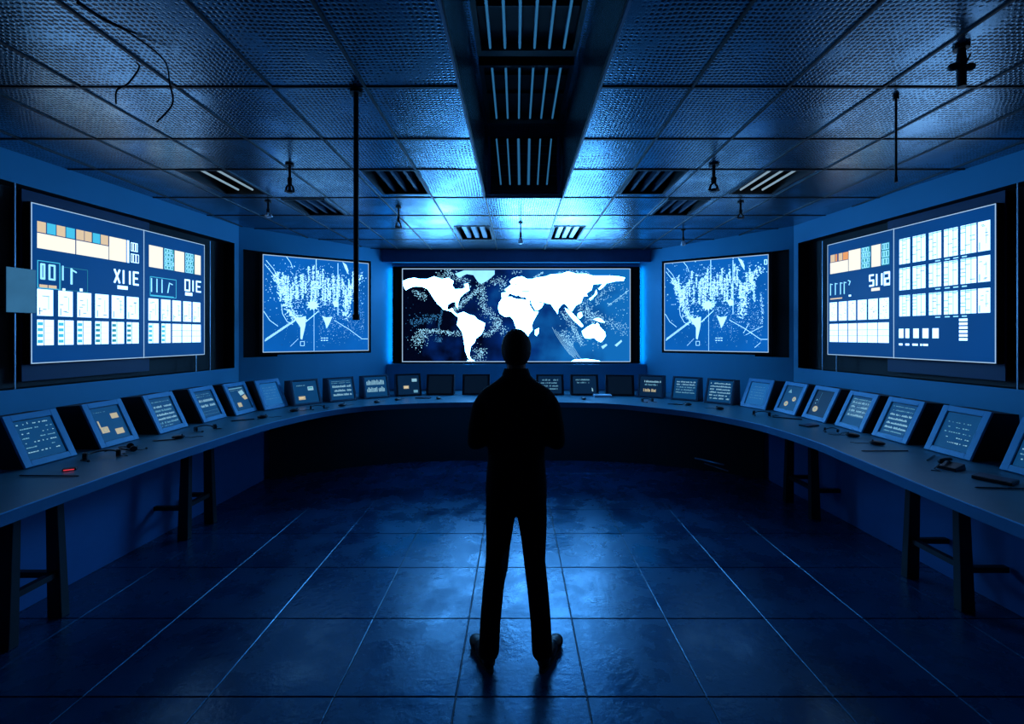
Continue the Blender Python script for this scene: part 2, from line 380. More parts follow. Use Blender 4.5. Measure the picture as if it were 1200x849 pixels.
# louvres in the slot
def flat_louver(y0, y1, label):
    x0, x1 = TX0+.035, TX1-.035
    t = thing('ceiling_louver', ((x0+x1)/2, (y0+y1)/2, ZT), label, 'louvre', 'louvres in the central ceiling slot')
    hx, hy = (x1-x0)/2, (y1-y0)/2
    m_ = MB(); e = .03
    m_.box(-hx, -hx+e, -hy, hy, -.06, 0, M['grid']); m_.box(hx-e, hx, -hy, hy, -.06, 0, M['grid'])
    m_.box(-hx+e, hx-e, -hy, -hy+e, -.06, 0, M['grid']); m_.box(-hx+e, hx-e, hy-e*2, hy, -.06, 0, M['grid'])
    m_.build('frame', t)
    m_ = MB(); m_.box(-hx+e, hx-e, -hy+e, hy-2*e, -.008, -.002, M['recess']); m_.build('backing', t)
    m_ = MB(); m_.box(-hx+e, hx-e, -.005, .005, -.03, -.01, M['grid']); m_.box(-hx+e, hx-e, -hy*.6, -hy*.6+.01, -.03, -.01, M['grid']); m_.build('cross_rod', t)
    for k in range(6):
        x = -hx+e+(2*hx-2*e)*(k+.6)/6.2
        m_ = MB(); m_.box(x-.009, x+.009, -hy+e, hy-2*e, -.04, -.012, M['louver']); m_.build('slat', t)
        m_ = MB(); m_.tube([(x, -hy+e+.01, -.048), (x, hy-2*e-.01, -.048)], .007, M['slat_glow'], 8); m_.build('slat_glow_rod', t)  # added glowing rod makes the slat look lit
flat_louver(3.14, 4.0, 'long slatted louvre in the ceiling slot, the one next to the end grille')
flat_louver(2.20, 3.04, 'slatted louvre in the ceiling slot cut by the top edge of the photo')
t = thing('air_grille', ((TX0+TX1)/2, TY1, 3.10), 'upright slatted black air grille at the far end of the ceiling slot', 'grille')
hx = (TX1-TX0)/2-.03; m_ = MB(); e = .022
m_.box(-hx, -hx+e, -.05, -.001, 0, .50, M['soffit']); m_.box(hx-e, hx, -.05, -.001, 0, .50, M['soffit'])
m_.box(-hx+e, hx-e, -.05, -.001, 0, .055, M['grid']); m_.box(-hx+e, hx-e, -.05, -.001, .485, .50, M['grid']); m_.build('frame', t)
m_ = MB(); m_.box(-hx+e, hx-e, -.012, -.002, .055, .485, M['recess']); m_.build('backing', t)
for z in (.15, .25, .35, .43):
    m_ = MB(); m_.box(-hx+e, hx-e, -.022, -.014, z, z+.006, M['bez_dark']); m_.build('cross_bar', t)
for k in range(6):
    xt = -hx+e+(2*hx-2*e)*(k+.55)/6.1; xb = xt*.84; ww = .017 if k in (2, 3) else .009
    m_ = MB(); m_.prism([(xb-ww, -.045, .05), (xb+ww, -.045, .05), (xb+ww, -.025, .05), (xb-ww, -.025, .05)],
                        [(xt-ww, -.045, .487), (xt+ww, -.045, .487), (xt+ww, -.025, .487), (xt-ww, -.025, .487)], M['louver']); m_.build('slat', t)
    m_ = MB(); m_.tube([(xb, -.052, .06), (xt, -.052, .48)], .0065 if ww < .01 else .010, M['slat_glow'], 8); m_.build('slat_glow_rod', t)  # glow added along each grille slat so it reads as lit

# ------------------------------------------------------------------ things hanging from the ceiling
def rod(x, y, L, r, name, label, tip=True):
    t = thing(name, (x, y, ZC), label, 'rod')
    m_ = MB(); m_.tube([(0, 0, 0), (0, 0, -L)], r, M['black'], 12); m_.build('pole', t, smooth=False)
    m_ = MB(); m_.tube([(0, 0, -.001), (0, 0, -.02)], r*2.4, M['black'], 16); m_.build('ceiling_flange', t)
    if tip: m_ = MB(); m_.tube([(0, 0, -L), (0, 0, -L-.03)], r*1.35, M['rubber'], 12); m_.build('end_cap', t)
rod(-.848, 2.44, 1.19, .0135, 'ceiling_rod', 'long black rod hanging from ceiling in front of the left wall screen')
rod(2.06, 2.50, .44, .006, 'ceiling_rod', 'short thin rod hanging from ceiling near the right wall')
def sprinkler(x, y, L, s, label, mat, prongs=2, name='sprinkler_head'):
    t = thing(name, (x, y, ZC), label, 'sprinkler', 'sprinkler heads on the ceiling')
    m_ = MB(); m_.tube([(0, 0, .004), (0, 0, -.012)], .032*s, M['black'], 16); m_.build('flange', t)
    m_ = MB(); m_.tube([(0, 0, -.01), (0, 0, -L*.45), (0, 0, -L*.5), (0, 0, -L*.7)], [.011*s, .010*s, .018*s, .015*s], M['black'], 12); m_.build('stem', t)
    m_ = MB()
    for k in range(prongs):
        a = PI*2*k/prongs+.2
        m_.tube([(0, 0, -L*.66), (.022*s*math.cos(a), .02*s*math.sin(a), -L*.78), (.03*s*math.cos(a), .02*s*math.sin(a), -L*.97)], [.006*s, .007*s, .010*s], mat, 8)
    m_.build('yoke', t, smooth=True)
    m_ = MB(); m_.tube([(0, 0, -L*.93), (0, 0, -L)], [.034*s, .020*s], mat, 14); m_.build('deflector', t)
sprinkler(-1.72, 3.50, .22, 1.0, 'black sprinkler head beside the far left ceiling light fixture', M['black'], 4)
sprinkler(-2.40, 4.46, .16, 1.0, 'pale-tipped sprinkler head nearest the left wall', M['louver_pale'], 3)
sprinkler(-1.19, 4.66, .22, .9, 'slim black sprinkler head between the long rod and the central slot', M['black'], 2)
sprinkler(.05, 5.30, .25, .8, 'small pale sprinkler on a thin stem in front of the world map', M['louver_pale'], 4)
sprinkler(1.50, 3.50, .21, 1.2, 'twin-pronged black sprinkler right of the central slot', M['black'], 2)
sprinkler(2.18, 4.48, .17, 1.0, 'small black sprinkler behind the far right ceiling light fixture', M['black'], 2)
sprinkler(2.05, 5.66, .20, .9, 'small pale sprinkler above the right wall screen', M['louver_pale'], 3)
t = thing('ceiling_sensor', (2.0, 2.07, ZC), 'large black cross-shaped detector hanging at the upper right', 'sensor')
m_ = MB(); m_.tube([(0, 0, 0), (0, 0, -.015)], .03, M['black'], 16); m_.build('flange', t)
m_ = MB(); m_.tube([(0, 0, -.01), (0, 0, -.07), (0, 0, -.09), (0, 0, -.185)], [.014, .020, .018, .018], M['black'], 12); m_.build('stem', t)
for s in (-1, 1):
    m_ = MB(); m_.ell((s*.036, 0, -.095), (.024, .02, .017), M['black']); m_.build('side_arm', t, smooth=True)
m_ = MB(); m_.tube([(.02, 0, -.075), (.04, .005, -.045), (.05, .01, -.03)], .004, M['black'], 8); m_.build('antenna', t, smooth=True)
def cable(name, pts, r, label, mat=None, cat='cable', sub=6):
    pts = [Vector(p) for p in pts]; out = []
    for i in range(len(pts)-1):                   # Catmull-Rom
        p0, p1, p2, p3 = pts[max(i-1, 0)], pts[i], pts[i+1], pts[min(i+2, len(pts)-1)]
        for k in range(sub):
            u = k/sub
            out.append(.5*((2*p1)+(-p0+p2)*u+(2*p0-5*p1+4*p2-p3)*u*u+(-p0+3*p1-3*p2+p3)*u**3))
    out.append(pts[-1]); m_ = MB(); m_.tube(out, r, mat or M['black'], 8)
    return tag(m_.build(name, smooth=True, origin=pts[0]), label, cat)
def hang(px, py, Y): return ((px-CX)*Y/F, Y, min(EYE+(HY-py)*Y/F, ZC-.004))
cable('hanging_cable', [hang(160, 73, 2.19), hang(163, 80, 2.2), hang(150, 98, 2.22), hang(137, 106, 2.24), hang(136, 122, 2.26)], .004, 'thin black cable end drooping from the upper left ceiling tile', cat='cable')
cable('hanging_cable', [hang(90, 2, 1.795), hang(120, 22, 1.89), hang(152, 38, 1.975), hang(192, 70, 2.12), hang(199, 98, 2.22), hang(202, 122, 2.2), hang(184, 143, 2.18)], .004, 'long thin black cable running along and drooping from the upper left ceiling', cat='cable')

# ------------------------------------------------------------------ big screens
FONT = {'X': ((0,0,1,1),(0,1,1,0)), 'N': ((0,0,0,1),(0,1,1,0),(1,0,1,1)), 'I': ((.5,0,.5,1),), 'E': ((0,0,0,1),(0,1,1,1),(0,.5,.8,.5),(0,0,1,0)),
        'S': ((1,1,0,1),(0,1,0,.5),(0,.5,1,.5),(1,.5,1,0),(1,0,0,0)), 'O': ((0,0,1,0),(1,0,1,1),(1,1,0,1),(0,1,0,0)),
        '2': ((0,1,1,1),(1,1,1,.5),(1,.5,0,.5),(0,.5,0,0),(0,0,1,0)), 'U': ((0,1,0,0),(0,0,1,0),(1,0,1,1)), 'T': ((0,1,1,1),(.5,0,.5,1))}
class Plane:
    """drawing on a flat display: u to the right, v down, both 0..1; local frame X right, Z up, facing -Y"""
    def __init__(s, w, h): s.w, s.h, s.mb, s.n = w, h, MB(), 0
    def off(s, k): return -.0015*k
    def rect(s, u0, v0, u1, v1, mat, k=1):
        y = s.off(k); x0, x1, z0, z1 = (u0-.5)*s.w, (u1-.5)*s.w, (1-v1)*s.h, (1-v0)*s.h
        s.mb.poly([(x0, y, z0), (x1, y, z0), (x1, y, z1), (x0, y, z1)], mat)
    def poly(s, pts, mat, k=1):
        s.mb.poly([((u-.5)*s.w, s.off(k), (1-v)*s.h) for u, v in pts][::-1], mat)
    def seg(s, u0, v0, u1, v1, t, mat, k=1):        # t in metres
        a = Vector(((u0-.5)*s.w, (1-v0)*s.h)); b = Vector(((u1-.5)*s.w, (1-v1)*s.h)); d = (b-a)
        if d.length < 1e-6: return
        d.normalize(); n = Vector((-d.y, d.x))*t/2; y = s.off(k)
        s.mb.poly([(p.x, y, p.y) for p in (a-n-d*t*.3, b-n+d*t*.3, b+n+d*t*.3, a+n-d*t*.3)], mat)
    def frame(s, u0, v0, u1, v1, t, mat, k=1):
        for q in ((u0, v0, u1, v0), (u1, v0, u1, v1), (u1, v1, u0, v1), (u0, v1, u0, v0)): s.seg(*q, t, mat, k)
    def word(s, txt, u0, v0, u1, v1, t, mat, k=1):
        n = len(txt); cw = (u1-u0)/n
        for i, ch in enumerate(txt):
            for a, b, c, d in FONT[ch]:
                x = lambda q: u0+cw*(i+.1+.75*q)
                s.seg(x(a), v1-(v1-v0)*b, x(c), v1-(v1-v0)*d, t, mat, k)
    def dotr(s, u, v, r, mat, k=1):                 # small random diamond fleck
        a = R.uniform(0, PI); y = s.off(k); x, z = (u-.5)*s.w, (1-v)*s.h
        if not (r < x+s.w/2 < s.w-r and r < z < s.h-r): return
        e = R.uniform(.4, 1)
        s.mb.poly([(x+r*math.cos(a+q)*(1 if q in (0, PI) else e), y, z+r*math.sin(a+q)*(1 if q in (0, PI) else e)) for q in (0, PI/2, PI, 3*PI/2)], mat)

# side data screens ------------------------------------------------
def cards(D, xs, v0, v1, style):
    for i, (a, b) in enumerate(xs):
        D.rect(a, v0, b, v1, M['card'], 1); w = b-a; h = v1-v0
        if style == 'marks':
            for _ in range(4):
                u = a+w*R.uniform(.1, .7); v = v0+h*R.uniform(.1, .9); D.seg(u, v, u+w*.2, v, .005, M['ink'], 2)
            D.seg(a+w*.7, v0+h*.25, a+w*.7, v0+h*.75, .003, M['ink'], 2); D.seg(a+w*.15, v0+h*.7, a+w*.15, v0+h*.95, .006, M['ink'], 2)
        if style == 'ladder':
            for k in range(4): D.rect(a+w*.02, v0+h*(.1+.23*k), a+w*.34, v0+h*(.22+.23*k), M['cyan'] if i < 3 else M['teal'], 2)
            D.seg(a+w*.4, v0, a+w*.4, v1, .005, M['ink'], 2)
            for k in range(3): D.seg(a+w*.42, v0+h*(.25+.27*k), b, v0+h*(.25+.27*k), .003, M['tan'], 2)
        if style == 'speck':
            for _ in range(26):
                u = a+w*R.uniform(.08, .85); v = v0+h*R.uniform(.05, .95); D.seg(u, v, u+w*R.uniform(.06, .14), v, .004, M['tan'] if R.random() < .6 else M['ink'], 2)
        if style == 'grid':
            for k in (1, 2): D.seg(a, v0+h*(k*.3+.05), b, v0+h*(k*.3+.05), .003, M['ink'], 2)
            D.seg(a+w*.5, v0, a+w*.5, v1, .003, M['tan'], 2)
        if style == 'rack':
            for q in (.33, .68): D.seg(a+w*q, v0, a+w*q, v1, .004, M['teal'], 2)
            for k in range(6):
                u = a+w*R.choice((.0, .3, .62)); v = v0+h*(.1+.15*k); D.seg(u, v, u+w*.3, v, .005, M['teal'] if R.random() < .6 else M['ink'], 2)
            D.seg(a+w*.05, v0+h*.04, b, v0+h*.04, .006, M['cyan'], 2)
def glyph_block(D, u0, v0, u1, v1, rows, mat, bg=None):
    if bg: D.rect(u0, v0, u1, v1, bg, 1)
    for r in range(rows):
        va, vb = v0+(v1-v0)*(r+.12)/rows, v0+(v1-v0)*(r+.85)/rows; u = u0+(u1-u0)*.08
        while u < u1-(u1-u0)*.15:
            w = (u1-u0)*R.uniform(.14, .28); e = min(u+w, u1-(u1-u0)*.05)
            D.frame(u, va, e, vb, .006, mat, 2)
            u = e+(u1-u0)*.07
def left_content(D, umap):
    # first panel -- px columns of the left screen
    c1 = lambda x: umap(30+x/4.14); c2 = lambda x: umap(160+x/4.717)
    D.rect(0, 0, 1, 1, M['sidebg'], 0)
    for a, b, k in ((55,98,'tan'),(103,146,'cyan'),(150,192,'tan'),(196,238,'cyan'),(245,283,'tan'),(286,320,'tan'),(325,361,'cyan'),(364,400,'tan')):
        D.rect(c1(a), .108, c1(b), .176, M[k])
    D.rect(c1(55), .182, c1(240), .277, M['cream']); D.rect(c1(245), .182, c1(402), .277, M['cream'])
    D.rect(c1(405), .108, c1(487), .277, M['cream']); D.rect(c1(491), .108, c1(502), .277, M['card'])
    glyph_block(D, c1(507), .11, c1(549), .28, 2, M['card'])
    D.frame(c1(58), .355, c1(165), .525, .006, M['cyan']); D.frame(c1(170), .375, c1(300), .525, .003, M['teal'])
    for a, b in ((75, 90), (115, 140)): D.frame(c1(a), .375, c1(b), .465, .014, M['ice'])
    D.seg(c1(180), .37, c1(180), .46, .012, M['ice']); D.seg(c1(222), .38, c1(222), .48, .016, M['ice']); D.seg(c1(222), .385, c1(245), .40, .012, M['ice'])
    for a in (66, 110): D.rect(c1(a), .503, c1(a+40), .522, M['tan'])
    D.rect(c1(178), .515, c1(192), .53, M['card']); D.rect(c1(262), .505, c1(276), .525, M['card'])
    D.word('XIIE', c1(428), .342, c1(550), .435, .017, M['card']); D.rect(c1(445), .455, c1(495), .482, M['card'])
    cards(D, [(c1(a), c1(b)) for a, b in ((55,133),(158,228),(250,318),(337,402),(417,477),(490,548))], .532, .70, 'marks')
    cards(D, [(c1(a), c1(b)) for a, b in ((55,136),(157,232),(250,318),(337,402),(417,477),(490,548))], .725, .886, 'ladder')
    # second panel
    for a, b in ((68,145),(210,263),(321,354)): D.rect(c2(a), .107, c2(b), .281, M['cream'])
    glyph_block(D, c2(150), .107, c2(207), .281, 5, M['ice'], M['teal']); glyph_block(D, c2(267), .107, c2(318), .281, 5, M['ice'], M['teal'])
    D.frame(c2(75), .357, c2(218), .51, .006, M['cyan'])
    for a in (82, 112, 140): D.seg(c2(a), .37, c2(a), .475, .012, M['ice'])
    D.seg(c2(180), .40, c2(172), .47, .012, M['ice']); D.seg(c2(180), .39, c2(198), .40, .01, M['ice']); D.rect(c2(78), .50, c2(205), .512, M['cyan'])
    D.word('OIE', c2(265), .343, c2(358), .433, .017, M['card']); D.rect(c2(268), .45, c2(308), .478, M['card'])
    cards(D, [(c2(a), c2(b)) for a, b in ((65,120),(135,187),(197,245),(257,302),(310,352))], .53, .705, 'marks')
    cards(D, [(c2(a), c2(b)) for a, b in ((65,122),(137,188))], .728, .886, 'ladder')
    cards(D, [(c2(a), c2(b)) for a, b in ((197,247),(252,302),(306,354))], .728, .886, 'grid')
    D.seg(umap(168.3), 0, umap(168.3), 1, .008, M['line'], 2); D.frame(.002, .003, .998, .997, .007, M['line'], 2)
def right_content(D, umap):
    c1 = lambda x: umap(955+x/4.99); c2 = lambda x: umap(1040+x/3.69)
    D.rect(0, 0, 1, 1, M['sidebg'], 0)
    for a, b, k in ((92,118,'tan'),(121,131,'orange'),(139,162,'tan'),(165,195,'orange')): D.rect(c1(a), .10, c1(b), .165, M[k])
    D.rect(c1(90), .17, c1(195), .27, M['cream']); D.rect(c1(198), .095, c1(268), .27, M['cream']); D.rect(c1(331), .095, c1(385), .27, M['cream'])
    glyph_block(D, c1(272), .095, c1(326), .27, 4, M['ice'], M['teal']); glyph_block(D, c1(390), .095, c1(437), .27, 3, M['ice'], M['teal'])
    for a in (92, 120, 150, 172): D.seg(c1(a), .36, c1(a), .46, .012, M['ice']); D.seg(c1(a), .362, c1(a+12), .366, .008, M['ice'])
    D.seg(c1(195), .35, c1(207), .36, .01, M['ice']); D.seg(c1(207), .36, c1(200), .39, .01, M['ice']); D.rect(c1(90), .49, c1(160), .502, M['tan']); D.rect(c1(198), .475, c1(212), .49, M['card'])
    D.word('SII2', c1(318), .335, c1(440), .42, .017, M['card']); D.frame(c1(405), .325, c1(438), .43, .006, M['card']); D.rect(c1(330), .44, c1(380), .465, M['cream'])
    cards(D, [(c1(a), c1(b)) for a, b in ((87,130),(140,187),(195,240),(250,303),(313,368),(378,433))], .528, .694, 'speck')
    cards(D, [(c1(a), c1(b)) for a, b in ((87,136),(140,190),(195,245),(250,305),(308,365),(369,433))], .722, .883, 'grid')
    col = ((52,98),(110,165),(180,233),(245,305),(317,385),(392,445))
    for v0, v1 in ((.094, .285), (.315, .482), (.522, .68)):
        cards(D, [(c2(a), c2(b)) for a, b in col[:5]], v0, v1, 'rack'); cards(D, [(c2(a), c2(b)) for a, b in col[5:]], v0, v1, 'marks')
        for q in (0, 1):
            for a in (207, 248, 285, 322): D.rect(c2(a+4*q), v1+.012, c2(a+22), v1+.02, M['ice'])
    for a, b in ((50,70),(78,95),(112,136),(152,178),(195,222)): D.rect(c2(a), .774, c2(b), .844, M['card'])
    for a, b in ((50,66),(78,95),(108,132),(142,150),(154,176)): D.rect(c2(a), .885, c2(b), .90, M['card'])
    for k in range(6): D.rect(c2(310), .712+.026*k, c2(347), .712+.026*k+.017, M['card'])
    D.seg(umap(1047.7), 0, umap(1047.7), 1, .008, M['line'], 2); D.frame(.002, .003, .998, .997, .007, M['line'], 2)
for sg in (-1, 1):
    # corners of the display, on the wall plane
    if sg < 0: xa, xb = 36.0, 239.5
    else: xa, xb = 1167.5, 970.0
    def Yof(px): return 3.92/(.113+sg*(px-CX)/F)
    Ya, Yb = Yof(xa), Yof(xb)
    Pa, Pb = Vector((sg*XL(Ya), Ya, 0)), Vector((sg*XL(Yb), Yb, 0))
    if sg > 0: Pl, Pr = Pb, Pa
    else: Pl, Pr = Pa, Pb
    Wd = (Pr-Pl).length; z0, z1 = 1.56, 2.742; mid = (Pl+Pr)/2
    rz = math.atan2((Pr-Pl).y, (Pr-Pl).x)
    t = thing('video_wall_screen', (mid.x, mid.y, z0), 'large two-panel blue data screen on the %s' % ('left wall, rows of white cards and coloured tiles' if sg < 0 else 'right wall, tall grid of white tables'), 'screen', rz=rz)
    Yl = Pl.y; Yr = Pr.y
    um = lambda px: (Yof(px)-Yl)/(Yr-Yl)
    D = Plane(Wd, z1-z0); (left_content if sg < 0 else right_content)(D, um)
    o = D.mb.build('display', t, merge='keep')
    m_ = MB(); m_.box(-Wd/2-.004, Wd/2+.004, .002, .06, -.004, z1-z0+.004, M['recess']); m_.build('housing', t)
    m_ = MB()
    if sg < 0: m_.box(-Wd/2-.0, Wd*.14, .075, .09, -.13, z1-z0+.10, M['navy'])
    else: m_.box(-Wd*.10, Wd/2, .075, .09, -.13, z1-z0+.10, M['navy'])
    m_.build('backing_panel', t)
    for x in (-.5, .5):
        m_ = MB(); m_.box(x-.04, x+.04, .06, .135, .2, 1.0, M['black']); m_.build('mounting_bracket', t)
    side = 'left' if sg < 0 else 'right'
    for px, h0, h1, lb in ((18, 1.386, 2.849, 'tall thin pale metal strip beyond the near edge of the %s data screen'), (246.5, 1.386, 2.80, 'tall thin pale metal strip beyond the far edge of the %s data screen'), (230, 1.386, 1.556, 'short thin pale metal strip under the %s data screen')):
        Y = 3.92/(.113+(CX-px)/F); m_ = MB(); m_.box(-.004, .004, -.004, .004, 0, h1-h0, M['trim'])
        o = m_.build('metal_strip'); o.location = (sg*(XL(Y)+.004), Y, h0); o.rotation_euler = (0, 0, math.atan(.113)*-sg*-1)
        tag(o, lb % side, 'trim strip')
# small pale glass panel left of the left screen
t = thing('glass_panel', (-3.49, 3.25, 2.05), 'small pale blue translucent panel left of the left data screen', 'panel', rz=math.atan2(1, .113))
m_ = MB(); m_.box(-.085, .085, -.006, .004, -.12, .19, M['pane']); m_.build('pane', t)
m_ = MB(); m_.box(-.088, .088, .004, .010, -.123, .193, M['bez_dark']); m_.build('back_plate', t)
for z in (-.08, .14):
    m_ = MB(); m_.tube([(0, .01, z), (0, .185, z)], .008, M['black'], 8); m_.build('standoff', t)

# world map -------------------------------------------------------------
W, H = 3.55, 1.455
t = thing('map_screen', (0, 7.165, 1.352), 'very wide screen showing a white world map on dark blue ocean', 'screen')
D = Plane(W, H); mu = lambda m: (m-48)/1737; mv = lambda y: (y-70)/708
D.rect(0, 0, 1, 1, M['mapbg'], 0)
LAND = [[(55,165),(90,150),(140,140),(180,150),(240,150),(290,130),(350,150),(400,140),(440,165),(430,200),(450,228),(500,225),(530,215),(520,190),(550,180),(560,235),(520,260),(490,290),(475,330),(470,372),(457,355),(455,322),(430,325),(395,345),(392,375),(403,385),(430,368),(442,395),(470,420),(470,435),(455,425),(420,395),(360,380),(345,360),(320,340),(290,300),(265,260),(240,225),(200,208),(150,205),(110,215),(75,235),(58,200)],
 [(470,415),(515,398),(560,420),(600,430),(620,455),(680,485),(670,530),(650,570),(610,600),(600,630),(570,660),(565,690),(560,730),(575,755),(550,750),(530,700),(515,600),(505,550),(465,495),(475,450)],
 [(810,295),(850,285),(900,285),(930,300),(1015,310),(1025,345),(1050,390),(1085,400),(1045,470),(1035,500),(1040,535),(1010,570),(1000,620),(975,655),(950,655),(925,590),(915,520),(895,460),(870,432),(830,435),(790,410),(778,370),(785,330)],
 [(1028,308),(1080,322),(1125,335),(1110,365),(1080,388),(1060,385),(1035,345)],
 [(805,288),(805,255),(845,250),(830,230),(880,190),(865,170),(885,150),(920,135),(960,130),(1000,150),(1040,150),(1070,140),(1140,130),(1180,115),(1260,110),(1310,92),(1370,110),(1450,110),(1500,125),(1620,125),(1700,130),(1745,140),(1730,165),(1680,165),(1620,178),(1560,185),(1500,190),(1490,230),(1450,260),(1460,280),(1430,280),(1420,300),(1410,330),(1370,350),(1340,395),(1320,380),(1300,350),(1280,335),(1260,345),(1235,380),(1232,415),(1200,370),(1180,340),(1130,330),(1080,318),(1000,308),(985,285),(960,292),(930,270),(910,290),(895,282),(880,260),(862,262),(850,282)],
 [(1540,225),(1570,190),(1605,180),(1575,215),(1550,232)], [(1470,300),(1510,270),(1525,230),(1533,260),(1503,290),(1480,312)],
 [(1285,368),(1330,395),(1385,450),(1428,505),(1413,515),(1355,465),(1300,400)], [(1385,410),(1410,398),(1422,430),(1400,450),(1383,435)],
 [(1500,455),(1530,445),(1565,452),(1592,480),(1550,475)],
 [(1415,545),(1460,510),(1500,490),(1520,495),(1530,480),(1545,490),(1550,510),(1590,550),(1597,580),(1580,610),(1560,628),(1530,615),(1510,595),(1480,600),(1440,598),(1425,575)],
 [(1060,535),(1090,520),(1085,560),(1070,580),(1058,570)], [(1330,775),(1360,760),(1450,755),(1540,766),(1562,775)], [(540,770),(570,755),(602,770)],
 [(1562,660),(1600,640),(1610,650),(1575,680)], [(1665,650),(1715,610),(1722,622),(1680,662)]]
ICE = [[(450,110),(520,84),(752,84),(752,115),(700,160),(650,188),(625,172),(590,120),(540,112),(480,142)]]
for k, p in enumerate(LAND):
    D.poly([(mu(a), mv(b)) for a, b in p], M['land'] if k < 14 else M['dot'], 1)
for p in ICE: D.poly([(mu(a), mv(b)) for a, b in p], M['ice'], 1)
# inland lakes and seas
for a in ([(400,378),(440,368),(460,380),(430,392)],): pass
for a in ([(960,240),(1015,240),(1015,250),(960,250)], [(898,190),(920,188),(920,196),(900,198)], [(868,262),(900,270),(940,285),(978,290),(975,302),(930,303),(890,292)], [(1080,318),(1150,332),(1150,338),(1080,326)]):
    D.poly([(mu(x), mv(y)) for x, y in a], M['sidebg'], 2)
D.seg(mu(1020), mv(340), mu(1055), mv(396), .02, M['sidebg'], 2)
def scatter(D, poly, w, n, mat, r=.008, U=mu, V=mv):
    L = [math.dist(poly[i], poly[i+1]) for i in range(len(poly)-1)]; T = sum(L)
    for _ in range(n):
        x = R.uniform(0, T); i = 0
        while x > L[i] and i < len(L)-1: x -= L[i]; i += 1
        f = x/L[i]; p = [poly[i][q]*(1-f)+poly[i+1][q]*f for q in (0, 1)]
        D.dotr(U(p[0]+R.gauss(0, w)), V(p[1]+R.gauss(0, w)), r*R.uniform(.5, 1.2), mat, 1)
for poly, w, n, mt in (([(440,390),(640,215)], 12, 230, 'dot'), ([(655,190),(660,370),(760,450),(820,550)], 20, 400, 'dot'), ([(800,460),(700,575),(650,560)], 14, 130, 'dot'),
        ([(600,700),(660,690),(650,750),(590,740)], 16, 130, 'dot'), ([(350,390),(328,540)], 6, 70, 'dotdim'), ([(120,480),(330,440)], 18, 240, 'dotdim'), ([(180,540),(330,545),(500,570)], 9, 200, 'dot'),
        ([(130,600),(230,570),(160,660)], 24, 190, 'dot'), ([(300,600),(350,610)], 14, 60, 'dotdim'), ([(130,240),(230,290)], 16, 90, 'dot'), ([(300,140),(420,110),(520,160),(540,220)], 22, 240, 'dot'),
        ([(730,170),(820,170),(830,230)], 20, 130, 'dot'), ([(1265,400),(1330,480),(1420,650)], 13, 260, 'dot'), ([(1450,400),(1510,440),(1620,470),(1760,550)], 22, 260, 'dot'),
        ([(1400,330),(1450,400),(1490,470)], 24, 200, 'dot'), ([(1480,330),(1560,260),(1640,200)], 26, 120, 'dot'), ([(1610,350),(1690,310),(1765,240)], 8, 60, 'dot'),
        ([(1560,200),(1770,200),(1740,440),(1600,400)], 40, 50, 'dot'), ([(1270,550),(1350,640)], 26, 170, 'dot'), ([(100,250),(110,650)], 60, 26, 'dotdim'),
        ([(1480,630),(1560,650)], 22, 16, 'dot'), ([(1240,110),(1360,95),(1460,110)], 8, 90, 'ice'), ([(890,100),(960,95)], 5, 20, 'dot'), ([(1050,140),(1120,100)], 3, 50, 'dot')):
    scatter(D, poly, w, n, M[mt])
for k in range(8):
    x0, y0 = 1190+k*21, 515+k*17; pts = [(x0+q*20+q*q*1.5, y0+q*42) for q in range(6)]
    for a, b in zip(pts, pts[1:]):
        if b[1] < 765: D.seg(mu(a[0]), mv(a[1]), mu(b[0]), mv(b[1]), .004, M['dot'])
D.seg(mu(1615), mv(352), mu(1768), mv(238), .005, M['dot']); D.frame(.0015, .004, .9985, .996, .012, M['line'], 2)
D.mb.build('display', t, merge='keep')
m_ = MB(); m_.box(-W/2-.005, W/2+.005, .002, .07, -.005, H+.005, M['recess']); m_.build('housing', t)
for x in (-1.2, 1.2):
    m_ = MB(); m_.box(x-.1, x+.1, .07, .15, .3, 1.1, M['black']); m_.build('mounting_bracket', t)

